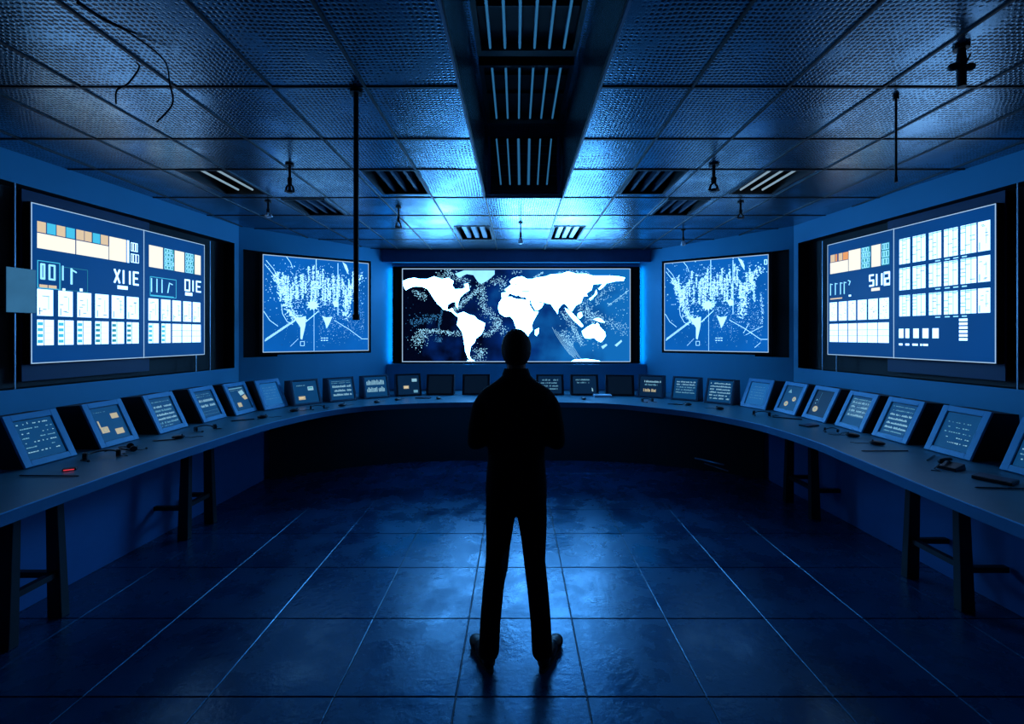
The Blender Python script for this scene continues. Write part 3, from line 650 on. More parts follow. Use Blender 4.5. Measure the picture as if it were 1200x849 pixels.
# corner wall screens ----------------------------------------------------
for sg in (-1, 1):
    La, Lb = Vector((-3.0, 5.45, 0)), Vector((-1.967, 6.14, 0))
    if sg > 0: La, Lb = Vector((1.972, 6.14, 0)), Vector((2.985, 5.45, 0))
    Wd = (Lb-La).length; Ht = 1.165; mid = (La+Lb)/2; rz = math.atan2((Lb-La).y, (Lb-La).x)
    t = thing('wall_screen', (mid.x, mid.y, 1.563), 'square black-framed screen of white radar streaks on the angled wall, %s of the world map' % ('left' if sg < 0 else 'right'), 'screen', rz=rz)
    D = Plane(Wd, Ht); D.rect(0, 0, 1, 1, M['tvbg'], 0)
    # streaks
    for c in range(34):
        u = .13+.75*c/33+R.uniform(-.006, .006); hgt = 1-abs(u-.5)*1.1
        v0 = R.uniform(.06, .26)+.18*abs(u-.5)*(1 if u < .5 else .4); v1 = v0+R.uniform(.16, .38)*hgt
        for _ in range(int(75*(v1-v0)/.25)):
            D.dotr(u+R.gauss(0, .0045), R.uniform(v0, v1), R.uniform(.004, .0105), M['tvdot'])
    for _ in range(900):
        u = R.gauss(.47, .2); v = R.gauss(.33, .12); D.dotr(u, v, R.uniform(.003, .008), M['tvdot'])
    for _ in range(420):
        u = R.uniform(.5, .95); v = R.gauss(.66, .1); D.dotr(u, v, R.uniform(.002, .005), M['tvdot'] if R.random() < .4 else M['ice'])
    for _ in range(260):
        u = R.uniform(.1, .95); v = R.uniform(.05, .95); D.dotr(u, v, R.uniform(.002, .004), M['ice'])
    star = []
    for k in range(22):
        a = 2*PI*k/22; r = .068 if k % 2 else .04
        star.append((.445+r*math.cos(a), .50+r*math.sin(a)*.95))
    D.poly(star, M['tvdot'], 1)
    D.poly([(.53, .61), (.57, .63), (.63, .62), (.60, .70), (.575, .75), (.56, .69)], M['tvdot'], 1)
    D.poly([(.26, .62), (.31, .64), (.38, .62), (.375, .72), (.345, .87), (.33, .86), (.33, .74)], M['tvdot'], 1)
    D.poly([(.63, .46), (.66, .44), (.69, .46), (.69, .51), (.65, .51)], M['tvdot'], 1)
    scatter(D, [(.22, .55), (.30, .66), (.36, .66)], .022, 190, M['tvdot'], .009, lambda x: x, lambda x: x)
    scatter(D, [(.10, .2), (.17, .34), (.22, .52)], .02, 260, M['tvdot'], .010, lambda x: x, lambda x: x)
    scatter(D, [(.76, .62), (.78, .4), (.86, .22), (.93, .14)], .022, 330, M['tvdot'], .010, lambda x: x, lambda x: x)
    for u, va, vb in ((.475, .0, .42), (.685, .03, .60), (.20, .3, .52)): D.seg(u, va, u, vb, .007, M['tvdot'])
    D.seg(.455, .56, .455, .99, .004, M['tvdot']); D.seg(.38, .68, .50, .56, .009, M['tvdot'])
    for q in range(24):
        f = q/23; u, v = .02+.25*f, .88-.2*f; D.seg(u, v, u+.012, v-.028, .005, M['tvdot'])
    D.seg(.02, .885, .28, .675, .004, M['tvdot'])
    for a, b in (((.65, .66), (.80, .76)), ((.80, .76), (.93, .865)), ((.93, .865), (.99, .865))): D.seg(*a, *b, .006, M['tvdot'])
    for pts in ([(.03, .06), (.09, .14), (.13, .22)], [(.02, .10), (.07, .17), (.12, .24)], [(.16, .5), (.17, .60), (.21, .68), (.26, .71)], [(.01, .58), (.06, .67), (.13, .73)], [(.20, .0), (.24, .06), (.26, .12)], [(.74, .03), (.77, .08), (.79, .14)]):
        for a, b in zip(pts, pts[1:]): D.seg(*a, *b, .006, M['tvdot'])
    D.poly([(.73, .01), (.77, .04), (.79, .10), (.785, .14), (.76, .09)], M['tvdot'], 1)
    D.seg(.24, .94, .31, .86, .004, M['tvdot']); D.frame(.33, .89, .365, .935, .005, M['tvdot'])
    for u in (.52, .545, .57): D.rect(u, .85, u+.018, .858, M['tvdot']); D.rect(u, .875, u+.016, .884, M['tvdot'])
    if sg > 0:
        D.frame(.965, .055, .985, .10, .009, M['tvdot']); D.seg(.88, .95, .93, .90, .005, M['tvdot']); D.seg(.80, .82, .95, .73, .005, M['tvdot']); D.seg(.78, .80, .83, .70, .005, M['tvdot'])
        scatter(D, [(.93, .4), (.95, .6), (.94, .72)], .006, 60, M['tvdot'], .006, lambda x: x, lambda x: x)
    D.frame(.003, .004, .997, .996, .009, M['line'], 2)
    D.mb.build('display', t, merge='keep')
    m_ = MB(); b = .028
    m_.box(-Wd/2-b, -Wd/2, -.012, .05, -b, Ht+b, M['plastic']); m_.box(Wd/2, Wd/2+b, -.012, .05, -b, Ht+b, M['plastic'])
    m_.box(-Wd/2, Wd/2, -.012, .05, -b, 0, M['plastic']); m_.box(-Wd/2, Wd/2, -.012, .05, Ht, Ht+b, M['plastic']); m_.build('bezel', t)
    m_ = MB(); m_.box(-Wd/2-b*.6, Wd/2+b*.6, .004, .11, -b*.6, Ht+b*.6, M['case']); m_.build('rear_cover', t, bevel=.01)
    m_ = MB(); m_.box(-.12, .12, .11, .14, .38, .8, M['black']); m_.box(-.035, .035, .14, .41, .55, .62, M['black']); m_.build('wall_arm', t)

# ------------------------------------------------------------------ control desk
FL = [(-2.36, .75), (-2.40, 1.4), (-2.45, 2.165), (-2.47, 2.78), (-2.475, 3.2), (-2.455, 3.63), (-2.42, 4.2), (-2.34, 4.65), (-2.16, 5.12), (-1.88, 5.46), (-1.55, 5.64), (-1.0, 5.79)]
FR = [(.8, 5.80), (1.2, 5.70), (1.5, 5.52), (1.96, 5.10), (2.2, 4.70), (2.34, 4.29), (2.39, 3.7), (2.36, 3.29), (2.31, 2.7), (2.28, 2.33), (2.25, 1.6), (2.20, .75)]
def smooth_line(p, sub=5):
    p = [Vector((*q, 0)) for q in p]; out = []
    for i in range(len(p)-1):
        p0, p1, p2, p3 = p[max(i-1, 0)], p[i], p[i+1], p[min(i+2, len(p)-1)]
        for k in range(sub):
            u = k/sub; out.append(.5*((2*p1)+(-p0+p2)*u+(2*p0-5*p1+4*p2-p3)*u*u+(-p0+3*p1-3*p2+p3)*u**3))
    out.append(p[-1]); return [(q.x, q.y) for q in out]
front = smooth_line(FL+[(-.1, 5.86)]+FR)
bl = .012
back = [(-XL(.75)+bl, .75), (-CORN[0]+bl+.005, 5.47), (-2.04, 7.04), (-2.0, 7.09), (2.0, 7.09), (2.04, 7.04), (CORN[0]-bl-.005, 5.47), (XL(.75)-bl, .75)]
desk = thing('control_desk', (0, 5.86, 0), 'long U-shaped blue-grey control desk curving round the room on black legs', 'desk')
def wl(mb, name, **k):
    o = mb.build(name, **k); o.parent = desk; o.matrix_parent_inverse = Matrix.Translation((0, -5.86, 0)); return o
m_ = MB(); ring = front+back[::-1]
m_.prism([(x, y, .862) for x, y in ring], [(x, y, .92) for x, y in ring], M['desk']); wl(m_, 'desktop')
m_ = MB()
for (a, b) in zip(front, front[1:]):
    d = Vector((b[0]-a[0], b[1]-a[1])); d.normalize(); n = Vector((d.y, -d.x))*.006
    A, B = Vector(a), Vector(b)
    m_.prism([(*(A), .858), (*(A+n), .858), (*(A+n), .915), (*(A), .915)], [(*(B), .858), (*(B+n), .858), (*(B+n), .915), (*(B), .915)], M['desk_edge'])
wl(m_, 'front_edge')
m_ = MB(); m_.tube([(x, y, .918) for x, y in front], .004, M['bez'], 6); wl(m_, 'edge_highlight', smooth=True)  # paler bead draws the highlight along the front edge
mid = [p for p in front if abs(p[0]) < 1.75 and p[1] > 5]  # unseen fill strip added under the desk to brighten the floor
m_ = MB()
for a, b in zip(mid, mid[1:]):
    m_.prism([(a[0], a[1]+.10, .850), (b[0], b[1]+.10, .850), (b[0], b[1]+.17, .850), (a[0], a[1]+.17, .850)],
             [(a[0], a[1]+.10, .861), (b[0], b[1]+.10, .861), (b[0], b[1]+.17, .861), (a[0], a[1]+.17, .861)], M['desk_fill'])
tag(wl(m_, 'fill_strip'), 'added blue fill strip under the desktop, brightening the floor')
# kick panels
def panel(line, mat, name, z1=.858, lean=0):
    m_ = MB()
    for a, b in zip(line, line[1:]):
        d = Vector((b[0]-a[0], b[1]-a[1])).normalized(); n = Vector((-d.y, d.x))*.03
        m_.prism([(a[0], a[1], 0.002), (b[0], b[1], 0.002), (b[0]+n.x, b[1]+n.y, 0.002), (a[0]+n.x, a[1]+n.y, 0.002)],
                 [(a[0], a[1], z1), (b[0], b[1], z1), (b[0]+n.x, b[1]+n.y, z1), (a[0]+n.x, a[1]+n.y, z1)], mat)
    wl(m_, name)
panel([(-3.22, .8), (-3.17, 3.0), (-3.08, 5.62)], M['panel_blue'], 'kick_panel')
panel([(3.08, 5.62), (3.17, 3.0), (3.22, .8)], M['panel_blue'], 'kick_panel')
panel(smooth_line([(-3.03, 5.66), (-2.5, 6.0), (-1.8, 6.32), (-1.0, 6.47), (0, 6.5), (1.0, 6.47), (1.8, 6.32), (2.5, 6.0), (3.03, 5.66)]), M['panel_shade'], 'shade_panel')  # black panel put in for the deep shade under the desk centre
for s, ys in ((-1, (1.3, 1.62)), (-1, (2.60, 2.90)), (-1, (4.0, 4.34)), (1, (1.5, 1.82)), (1, (2.96, 3.37)), (1, (4.45, 4.88))):
    X = s*2.88
    legs = []
    for i, y in enumerate(ys):
        m_ = MB(); dy = -.03 if i == 0 else .03; dy *= -1
        m_.prism([(X-.045, y-.028, .001), (X+.045, y-.028, .001), (X+.045, y+.028, .001), (X-.045, y+.028, .001)],
                 [(X-.035, y+dy-.022, .86), (X+.035, y+dy-.022, .86), (X+.035, y+dy+.022, .86), (X-.035, y+dy+.022, .86)], M['black'])
        o = wl(m_, 'leg', bevel=.004); legs.append(o)
    m_ = MB(); m_.box(X-.02, X+.02, ys[0]+.02, ys[1]-.02, .26, .295, M['black']); wl(m_, 'stretcher')
    for y in ys:
        m_ = MB(); m_.box(min(X+s*.03, X+s*.27), max(X+s*.03, X+s*.27), y-.018, y+.018, .25, .285, M['black']); wl(m_, 'brace')

m_ = MB(); m_.tube([(2.25, 5.80, .22), (2.44, 5.42, .245)], .009, M['louver'], 8); m_.tube([(2.36, 5.78, .16), (2.50, 5.44, .165)], .007, M['louver'], 8)
tag(wl(m_, 'foot_rail', smooth=True), 'thin metal foot rail')
# ------------------------------------------------------------------ monitors
MW, MH = .355, .325
case_me = {}
def mk_case(mat, dep):
    # wedge seen from the side: (y back, z up)
    sd = [(0, 0), (.155*dep, MH), (.31*dep+.02, MH-.012), (.355*dep, 0)]
    m_ = MB(); m_.prism([(-MW/2, y, z) for y, z in sd], [(MW/2, y, z) for y, z in sd], mat)
    o = m_.build('tmp'); me = o.data; bpy.data.objects.remove(o); me.name = 'monitor_case'; return me
def face_frame(dep):
    n = Vector((0, .155*dep, MH)).normalized(); return n
SPEC = [  # x, y, angle, style, label detail
 (-3.11, 3.08, 89, 'sparse', 'b', 'showing sparse rows of cyan text, first on the left side of the desk'),
 (-3.09, 3.59, 89, 'notes3', 'b', 'showing three yellow note boxes on the left side of the desk'),
 (-3.05, 4.10, 90, 'dense', 'b', 'with dense lines of text, third on the left side of the desk'),
 (-3.01, 4.60, 89, 'rows2', 'b', 'with two bold rows of text, fourth on the left side of the desk'),
 (-2.93, 5.00, 85, 'notesw', 'b', 'with a column of pale notes, fifth on the left side of the desk'),
 (-2.78, 5.34, 73, 'bright', 'b', 'glowing plain light blue at the left bend of the desk'),
 (-2.54, 5.62, 50, 'notes2', 'd', 'with two small yellow notes at the left bend of the desk'),
 (-2.22, 5.92, 42, 'rows3', 'd', 'with three rows of text below the left wall screen'),
 (-1.87, 6.20, 34, 'blocks2', 'd', 'with two rows of tall white characters near the left bend'),
 (-1.49, 6.42, 22, 'notes4', 'k', 'in dark frame with yellow notes at the left end of the far row'),
 (-1.085, 6.54, 0, 'off', 'k', 'blank and dark, left one of the two left of the person'),
 (-.575, 6.56, 0, 'off', 'k', 'blank and dark in the far row, nearest the left of the person'),
 (.48, 6.53, 0, 'words', 'k', 'with lines of text, half hidden behind the shoulder of the person'),
 (.97, 6.51, 0, 'pointer', 'k', 'with short text and a white pointer in the far row'),
 (1.455, 6.45, -6, 'off', 'k', 'blank and dark right of the one with the white pointer'),
 (1.81, 6.24, -26, 'yellowtext', 'd', 'with pale and yellow words at the right bend of the desk'),
 (2.18, 5.99, -36, 'words2', 'd', 'with slanting rows of pale text below the right wall screen'),
 (2.49, 5.69, -45, 'dense2', 'd', 'filled with bright dotted rows at the right bend of the desk'),
 (2.75, 5.36, -68, 'bright', 'b', 'glowing plain light blue at the right bend of the desk'),
 (2.91, 5.00, -84, 'notes5', 'b', 'with two small round yellow marks on the right side of the desk'),
 (2.97, 4.60, -88, 'note1', 'b', 'with a single yellow mark on the right side of the desk'),
 (3.00, 4.16, -90, 'boxes', 'b', 'with boxed lines of text, in the palest frame, right side of the desk'),
 (3.02, 3.73, -89, 'dense3', 'b', 'with five lines of bold text on the right side of the desk'),
 (3.05, 3.26, -88, 'sparse2', 'b', 'with five thin dotted rows, last whole one on the right'),
 (3.07, 2.74, -87, 'sparse', 'b', 'cut by the right edge of the photo')]
CASES = {(k, d): mk_case(M['case'] if k == 'b' else M['case_grey'], d) for k in 'bdk' for d in (1.0, .75, .45)}
def rowtext(D, v, h, u0=.08, u1=.92, mat=None, fill=.75, wmin=.012, wmax=.03, tall=False, gap=.010):
    u = u0
    while u < u1:
        w = R.uniform(wmin, wmax)
        if R.random() < fill:
            hh = h*R.uniform(.55, 1)
            D.rect(u, v+(h-hh), min(u+w, u1), v+h, mat or M['mtxt'], 1)
        u += w+gap
def screen_content(D, st):
    bg = {'off': 'moff', 'bright': 'mbg_bright', 'words': 'mbg_dark', 'pointer': 'mbg_dark', 'notes4': 'mbg_dark', 'yellowtext': 'mbg_dark', 'notes2': 'mbg', 'blocks2': 'mbg', 'note1': 'mbg_dark', 'notes5': 'mbg'}.get(st, 'mbg')
    D.rect(0, 0, 1, 1, M[bg], 0)
    T, B, N = M['mtxt'], M['mtxt2'], M['mnote']
    if st == 'sparse':
        for r in range(7): rowtext(D, .08+.12*r, .03, .06, .94, T if r % 2 else B, .45, .02, .06)
        D.rect(.34, .05, .36, .10, B)
    if st == 'sparse2':
        for r in range(5): rowtext(D, .24+.14*r, .028, .12, .92, T if r < 3 else B, .5, .02, .06, gap=.025)
        D.rect(.62, .80, .66, .84, B)
    if st == 'dense':
        rowtext(D, .10, .03)
        for r, m in ((0, B), (1, T), (2, B), (3, B), (4, T)): rowtext(D, .24+.14*r, .075, .07, .93, m, .85, .01, .03)
        rowtext(D, .93, .03, .07, .6)
    if st in ('rows2', 'rows3'):
        rowtext(D, .10, .025); rowtext(D, .18, .03)
        for r in range(2 if st == 'rows2' else 3): rowtext(D, .30+.2*r, .11, .1, .92, B, .9, .012, .03)
        if st == 'rows2': D.frame(.08, .78, .92, .90, .0015, T)
    if st == 'blocks2':
        for v, m in ((.14, B), (.50, M['cream'] if 0 else B)): rowtext(D, v, .26, .08, .9, m, .95, .02, .035, gap=.02)
    if st == 'notes3':
        D.rect(.62, .22, .88, .38, N); D.rect(.56, .70, .85, .87, N); D.rect(.10, .58, .36, .76, N); D.rect(.09, .38, .14, .60, N)
        rowtext(D, .12, .02, .1, .5, T, .5); D.frame(.18, .62, .30, .72, .002, M['teal'], 2)
    if st == 'notesw':
        D.rect(.06, .05, .9, .09, T); D.poly([(.55, .22), (.85, .17), (.92, .34), (.62, .40)], M['mtxt2']); D.poly([(.66, .45), (.92, .38), (.98, .58), (.76, .60)], M['mnote'])
        D.rect(.22, .68, .46, .86, N); D.frame(.28, .72, .40, .82, .002, M['teal'], 2); rowtext(D, .14, .02)
    if st == 'notes2':
        rowtext(D, .16, .05, .15, .5, T, .9); D.rect(.60, .26, .84, .44, M['mtxt2']); D.rect(.63, .30, .8, .35, M['teal'], 2); D.rect(.16, .68, .44, .84, N); D.rect(.20, .73, .36, .78, M['tan'], 2)
    if st == 'notes4':
        D.rect(.66, .18, .9, .34, M['mtxt2']); D.rect(.25, .54, .5, .70, N); D.rect(.29, .58, .46, .66, M['tan'], 2); D.rect(.72, .78, .92, .92, M['mtxt'])
    if st == 'notes5':
        D.poly([(.30, .12), (.42, .28), (.20, .28)], T)
        for cu, cv, r in ((.72, .52, .11), (.35, .76, .12)):
            D.poly([(cu+r*math.cos(-a*PI/5), cv+r*.9*math.sin(-a*PI/5)) for a in range(10)], N); D.rect(cu-.04, cv-.03, cu+.04, cv+.03, M['teal'], 2)
    if st == 'note1':
        D.seg(.3, .05, .3, .5, .002, T); D.rect(.16, .36, .21, .41, B); D.rect(.16, .50, .20, .54, B)
        D.poly([(.30+.15*math.cos(-a*PI/5), .74+.12*math.sin(-a*PI/5)) for a in range(10)], N); D.rect(.27, .71, .33, .77, M['teal'], 2)
    if st == 'bright':
        for r in range(5): rowtext(D, .18+.13*r, .02, .12, .88, T, .6)
    if st == 'words':
        for r in range(4): rowtext(D, .18+.17*r, .09, .1, .85, T, .8)
    if st == 'pointer':
        rowtext(D, .16, .09, .12, .75, T, .8); rowtext(D, .32, .09, .12, .7, T, .7); D.poly([(.80, .66), (.85, .72), (.86, .88), (.81, .86)], M['mtxt2'])
    if st == 'yellowtext':
        rowtext(D, .2, .1, .2, .95, B, .8); rowtext(D, .36, .1, .2, .8, T, .7); rowtext(D, .62, .16, .14, .75, N, .9, .02, .05)
    if st == 'words2':
        for r in range(5): rowtext(D, .14+.13*r, .07, .1, .92, B if r < 2 else T, .85)
    if st == 'dense2':
        for r in range(6): rowtext(D, .10+.14*r, .07, .08, .94, B, .9, .02, .04, gap=.015)
    if st == 'boxes':
        rowtext(D, .06, .05, .1, .95, T, .9)
        for r in range(4):
            rowtext(D, .17+.15*r, .07, .12, .92, B, .9); D.frame(.08, .15+.15*r, .95, .26+.15*r, .002, T)
    if st == 'dense3':
        rowtext(D, .08, .03); rowtext(D, .2, .04)
        for r in range(4): rowtext(D, .32+.14*r, .07, .1, .94, B, .9, .015, .035)
        rowtext(D, .88, .04, .1, .9, T, .8)
for i, (x, y, ang, st, kind, det) in enumerate(SPEC):
    if i in (10, 11, 12, 13, 14): dep, sc, wx = .45, .88, 1.10
    elif 6 <= i <= 17: dep, sc, wx = .75, .92, .97
    else: dep, sc, wx = 1.0, 1.0, .95
    t = thing('console_monitor', (x, y, .921), 'desk monitor '+det, 'monitor', 'wedge monitors standing round the control desk', rz=math.radians(ang))
    t.scale = (wx, 1, sc)
    c = bpy.data.objects.new('case', CASES[(kind, dep)]); C.objects.link(c); c.parent = t
    # sloping face frame
    sl = Vector((0, .155*dep, MH)); Lh = sl.length; ax = math.atan2(.155*dep, MH)
    fm = Matrix.Rotation(-ax, 4, 'X')
    bt = .055 if kind == 'b' else .028
    bm_ = M[{'b': 'bez', 'd': 'bez_dark', 'k': 'bez_black'}[kind]]
    m_ = MB(); a, b, hh = MW/2, MW/2-bt*.85, Lh
    ang_b = bt*.75
    for q in ((-a, -b, 0, hh), (b, a, 0, hh), (-b, b, 0, ang_b), (-b, b, hh-ang_b, hh)):
        m_.box(q[0], q[1], -.016, 0, q[2], q[3], bm_)
    o = m_.build('bezel', t, bevel=.002); o.rotation_euler = (-ax, 0, 0)
    D = Plane(2*b-.008, hh-2*ang_b-.008); screen_content(D, st)
    for v in range(len(D.mb.v)): D.mb.v[v] = (D.mb.v[v][0], D.mb.v[v][1]*.25, D.mb.v[v][2])
    o = D.mb.build('screen', t, merge='keep'); o.rotation_euler = (-ax, 0, 0); o.location = fm @ Vector((0, -.0035, ang_b+.004))
    m_ = MB(); rr = (b-.004, b)                      # thin dark gasket round the glass
    m_.box(-b, -b+.004, -.006, 0, ang_b, hh-ang_b, M['case']); m_.box(b-.004, b, -.006, 0, ang_b, hh-ang_b, M['case'])
    m_.box(-b+.004, b-.004, -.006, 0, ang_b, ang_b+.004, M['case']); m_.box(-b+.004, b-.004, -.006, 0, hh-ang_b-.004, hh-ang_b, M['case'])
    o = m_.build('gasket', t); o.rotation_euler = (-ax, 0, 0)

# ------------------------------------------------------------------ small things on the desk
DT = .921
def mouse(px, py, rz, label, group='mice on the control desk', s=1.0):
    x, y = desk_xy(px, py); t = thing('computer_mouse', (x, y, DT), label, 'mouse', group, rz)
    m_ = MB(); ring = []
    m_.ell((0, 0, .016*s), (.032*s, .052*s, .018*s), M['plastic']); 
    for k, v in enumerate(m_.v): m_.v[k] = (v[0], v[1], max(v[2], 0))
    m_.build('shell', t, smooth=True)
    m_ = MB(); m_.tube([(-.003, .028*s, .033*s), (.003, .028*s, .033*s)], .006, M['rubber'], 10); m_.build('scroll_wheel', t)
    m_ = MB(); m_.tube([(0, .05*s, .008), (.01, .09, .003), (-.02, .13, .003), (.0, .17, .003)], .0022, M['plastic'], 6); m_.build('cord', t, smooth=True)
def headset(px, py, rz, label, s=1.0, group='headsets lying on the control desk'):
    x, y = desk_xy(px, py); t = thing('headset', (x, y, DT), label, 'headset', group, rz)
    m_ = MB(); pts = [(.085*s*math.cos(a), .075*s*math.sin(a), .018+.018*math.sin(a)) for a in [PI*k/14 for k in range(15)]]
    m_.tube(pts, .006*s, M['plastic'], 8); m_.build('headband', t, smooth=True)
    for q in (-1, 1):
        m_ = MB(); m_.tube([(q*.075*s, -.012, .026), (q*.098*s, -.012, .026)], .026*s, M['plastic'], 16); m_.build('ear_cup', t)
    m_ = MB(); m_.tube([(-.095*s, -.02, .02), (-.10*s, -.07*s, .012), (-.06*s, -.11*s, .010)], .0028, M['plastic'], 6); m_.ell((-.055*s, -.112*s, .011), (.010, .008, .008), M['rubber']); m_.build('microphone_boom', t, smooth=True)
    m_ = MB(); m_.tube([(.095*s, -.02, .004), (.14*s, -.05, .003), (.10*s, .06, .003), (.16*s, .10, .003), (.11*s, .13, .003)], .0025, M['plastic'], 6); m_.build('cord', t, smooth=True)
def pen(px0, py0, px1, py1, label, cat='pen', name='pen', w=.005):
    a = desk_xy(px0, py0); b = desk_xy(px1, py1); A, B = Vector((*a, DT+w)), Vector((*b, DT+w)); mid = (A+B)/2; d = (B-A); L = d.length
    t = thing(name, (mid.x, mid.y, DT), label, cat, None, math.atan2(d.y, d.x))
    m_ = MB(); m_.tube([(-L/2+.012, 0, w), (L/2, 0, w)], w, M['plastic'], 8); m_.build('barrel', t)
    m_ = MB(); m_.tube([(-L/2, 0, w), (-L/2+.012, 0, w)], [.001, w*.9], M['rubber'], 8); m_.build('tip', t)
def tablet(px, py, w, d, rz, label, red=False, h=.012):
    x, y = desk_xy(px, py); t = thing('desk_handset' if red else 'tablet', (x, y, DT), label, 'handset' if red else 'tablet', None, rz)
    m_ = MB(); m_.box(-w/2, w/2, -d/2, d/2, 0, h, M['plastic']); m_.build('body', t, bevel=.003)
    m_ = MB(); m_.box(-w/2+.008, w/2-.008, -d/2+.008, d/2-.008, h, h+.0012, M['red'] if red else M['bez_dark']); m_.build('indicator' if red else 'glass', t)
# left side
pen(22, 558.5, 92, 559, 'long thin black pointer lying at the lower left end of the desk', 'pointer', 'pointer', .004)
t0 = desk_xy(82, 551.5)
t = thing('desk_handset', (t0[0], t0[1], DT), 'small black handset with a red lit display before the first left monitor', 'handset', None, .55)
m_ = MB(); m_.box(-.034, .034, -.02, .02, 0, .016, M['plastic']); m_.build('body', t, bevel=.004)
m_ = MB(); m_.prism([(-.026, -.0215, .004), (.024, -.0215, .004), (.024, -.0205, .004), (-.026, -.0205, .004)], [(-.026, -.0215, .010), (.024, -.0215, .010), (.024, -.0205, .010), (-.026, -.0205, .010)], M['red']); tag(m_.build('display', t), 'red lit display strip')
headset(120, 537, .6, 'tangled black headset in front of the monitor with three yellow notes')
headset(152, 529, 2.4, 'second black headset beside the tangled one on the left desk', .8)
pen(160.2, 528, 161, 524, 'short black pen on the left desk next to the headsets')
pen(178, 518, 205, 516, 'black pen lying before the third left monitor')
mouse(209, 514.5, -1.1, 'mouse with pale glint before the third left monitor', s=.9)
headset(240, 505, .9, 'black headset with looped cord before the fourth left monitor', .85)
mouse(308, 490.5, -1.0, 'mouse at the left bend before the plain light blue monitor')
pen(270, 494.5, 298, 492, 'pen beside the mouse at the left bend of the desk')
mouse(345, 482.8, -.8, 'mouse before the left bend monitor with two small notes')
headset(372, 480, .4, 'flattened headset between the two mice of the left bend', .8)
mouse(401, 476.5, -.6, 'mouse below the left wall screen')
mouse(442, 472.3, -.4, 'mouse before the monitor with tall white characters')
mouse(466, 469.5, -.3, 'small mouse at the left end of the far row')
tablet(496, 467, .20, .10, -.1, 'flat dark tablet before the left end of the far row')
mouse(514, 468.2, 0, 'mouse left of the person before a blank monitor')
# right side
mouse(684, 468.6, .1, 'mouse right of the person before the text monitor')
x, y = desk_xy(706, 465.3); t = thing('paper_stack', (x, y, DT), 'pale stack of papers before the monitor with white pointer', 'papers', None, -.05)
m_ = MB()
for k in range(5): m_.box(-.12+R.uniform(-.004, .004), .12+R.uniform(-.004, .004), -.075+R.uniform(-.004, .004), .075, .006*k, .006*k+.0055, M['paper'])
m_.build('sheets', t)
headset(758, 471.5, .2, 'black headset at the right bend before the yellow text monitor', .8)
pen(782, 474, 800, 475, 'black pen at the right bend below the right wall screen')
mouse(806, 475.5, .6, 'mouse below the right wall screen')
mouse(843, 480.3, .8, 'mouse before the monitor filled with bright dotted rows')
headset(893, 487.5, -.7, 'black headset before the right plain light blue monitor', .85)
pen(905, 489.5, 940, 492.5, 'black pen beside the headset on the right desk')
tablet(948, 499.5, .09, .16, -1.2, 'flat dark tablet before the monitor with single yellow mark')
mouse(999, 512.5, .9, 'mouse before the monitor with boxed text')
headset(975, 507.5, -.9, 'small black headset left of the mouse on the right desk', .55)
mouse(1028, 522, 1.0, 'mouse before the monitor with five lines of bold text')
pen(1009, 529.5, 1064, 529.3, 'long thin black pointer lying across the right desk', 'pointer', 'pointer', .004)
pen(1086, 541, 1095, 535, 'short black pen before the last whole right monitor')
x, y = desk_xy(1114, 550); t = thing('desk_telephone', (x, y, DT), 'low black telephone before the last whole right monitor', 'telephone', None, -1.15)
m_ = MB(); m_.prism([(-.05, -.06, 0), (.05, -.06, 0), (.05, .07, 0), (-.05, .07, 0)], [(-.045, -.05, .018), (.045, -.05, .018), (.045, .065, .035), (-.045, .065, .035)], M['plastic']); m_.build('base', t, bevel=.004)
m_ = MB(); m_.tube([(-.03, -.055, .045), (-.03, .0, .055), (-.03, .065, .048)], [.014, .009, .014], M['plastic'], 10); m_.build('receiver', t, smooth=True)
m_ = MB(); m_.tube([(-.03, -.06, .03), (-.04, -.10, .003), (.0, -.13, .003), (-.03, -.16, .003)], .003, M['plastic'], 6); m_.build('cord', t, smooth=True)
tablet(1166, 564, .12, .17, .5, 'black handheld device near the right edge of the desk', h=.02)
pen(1142, 572.5, 1215, 574.5, 'thin black pointer at the right edge of the desk', 'pointer', 'pointer', .004)

# ------------------------------------------------------------------ the person
def remesh(mb, name, voxel, parent, mat, smooth_it=6, extra=None):
    me = bpy.data.meshes.new('tmp'); me.from_pydata(mb.v, [], mb.f)
    bm = bmesh.new(); bm.from_mesh(me); bmesh.ops.remove_doubles(bm, verts=bm.verts, dist=1e-6); bmesh.ops.recalc_face_normals(bm, faces=bm.faces); bm.to_mesh(me); bm.free()
    ob = bpy.data.objects.new('tmp', me); C.objects.link(ob)
    md = ob.modifiers.new('r', 'REMESH'); md.mode = 'VOXEL'; md.voxel_size = voxel; md.use_smooth_shade = True
    ms = ob.modifiers.new('s', 'SMOOTH'); ms.factor = .5; ms.iterations = smooth_it
    if extra: extra(ob)
    dg = bpy.context.evaluated_depsgraph_get(); me2 = bpy.data.meshes.new_from_object(ob.evaluated_get(dg))
    bpy.data.objects.remove(ob); me2.name = name; me2.materials.clear(); me2.materials.append(mat)
    o = bpy.data.objects.new(name, me2); C.objects.link(o); o.parent = parent
    me2.polygons.foreach_set('use_smooth', [True]*len(me2.polygons))
    return o
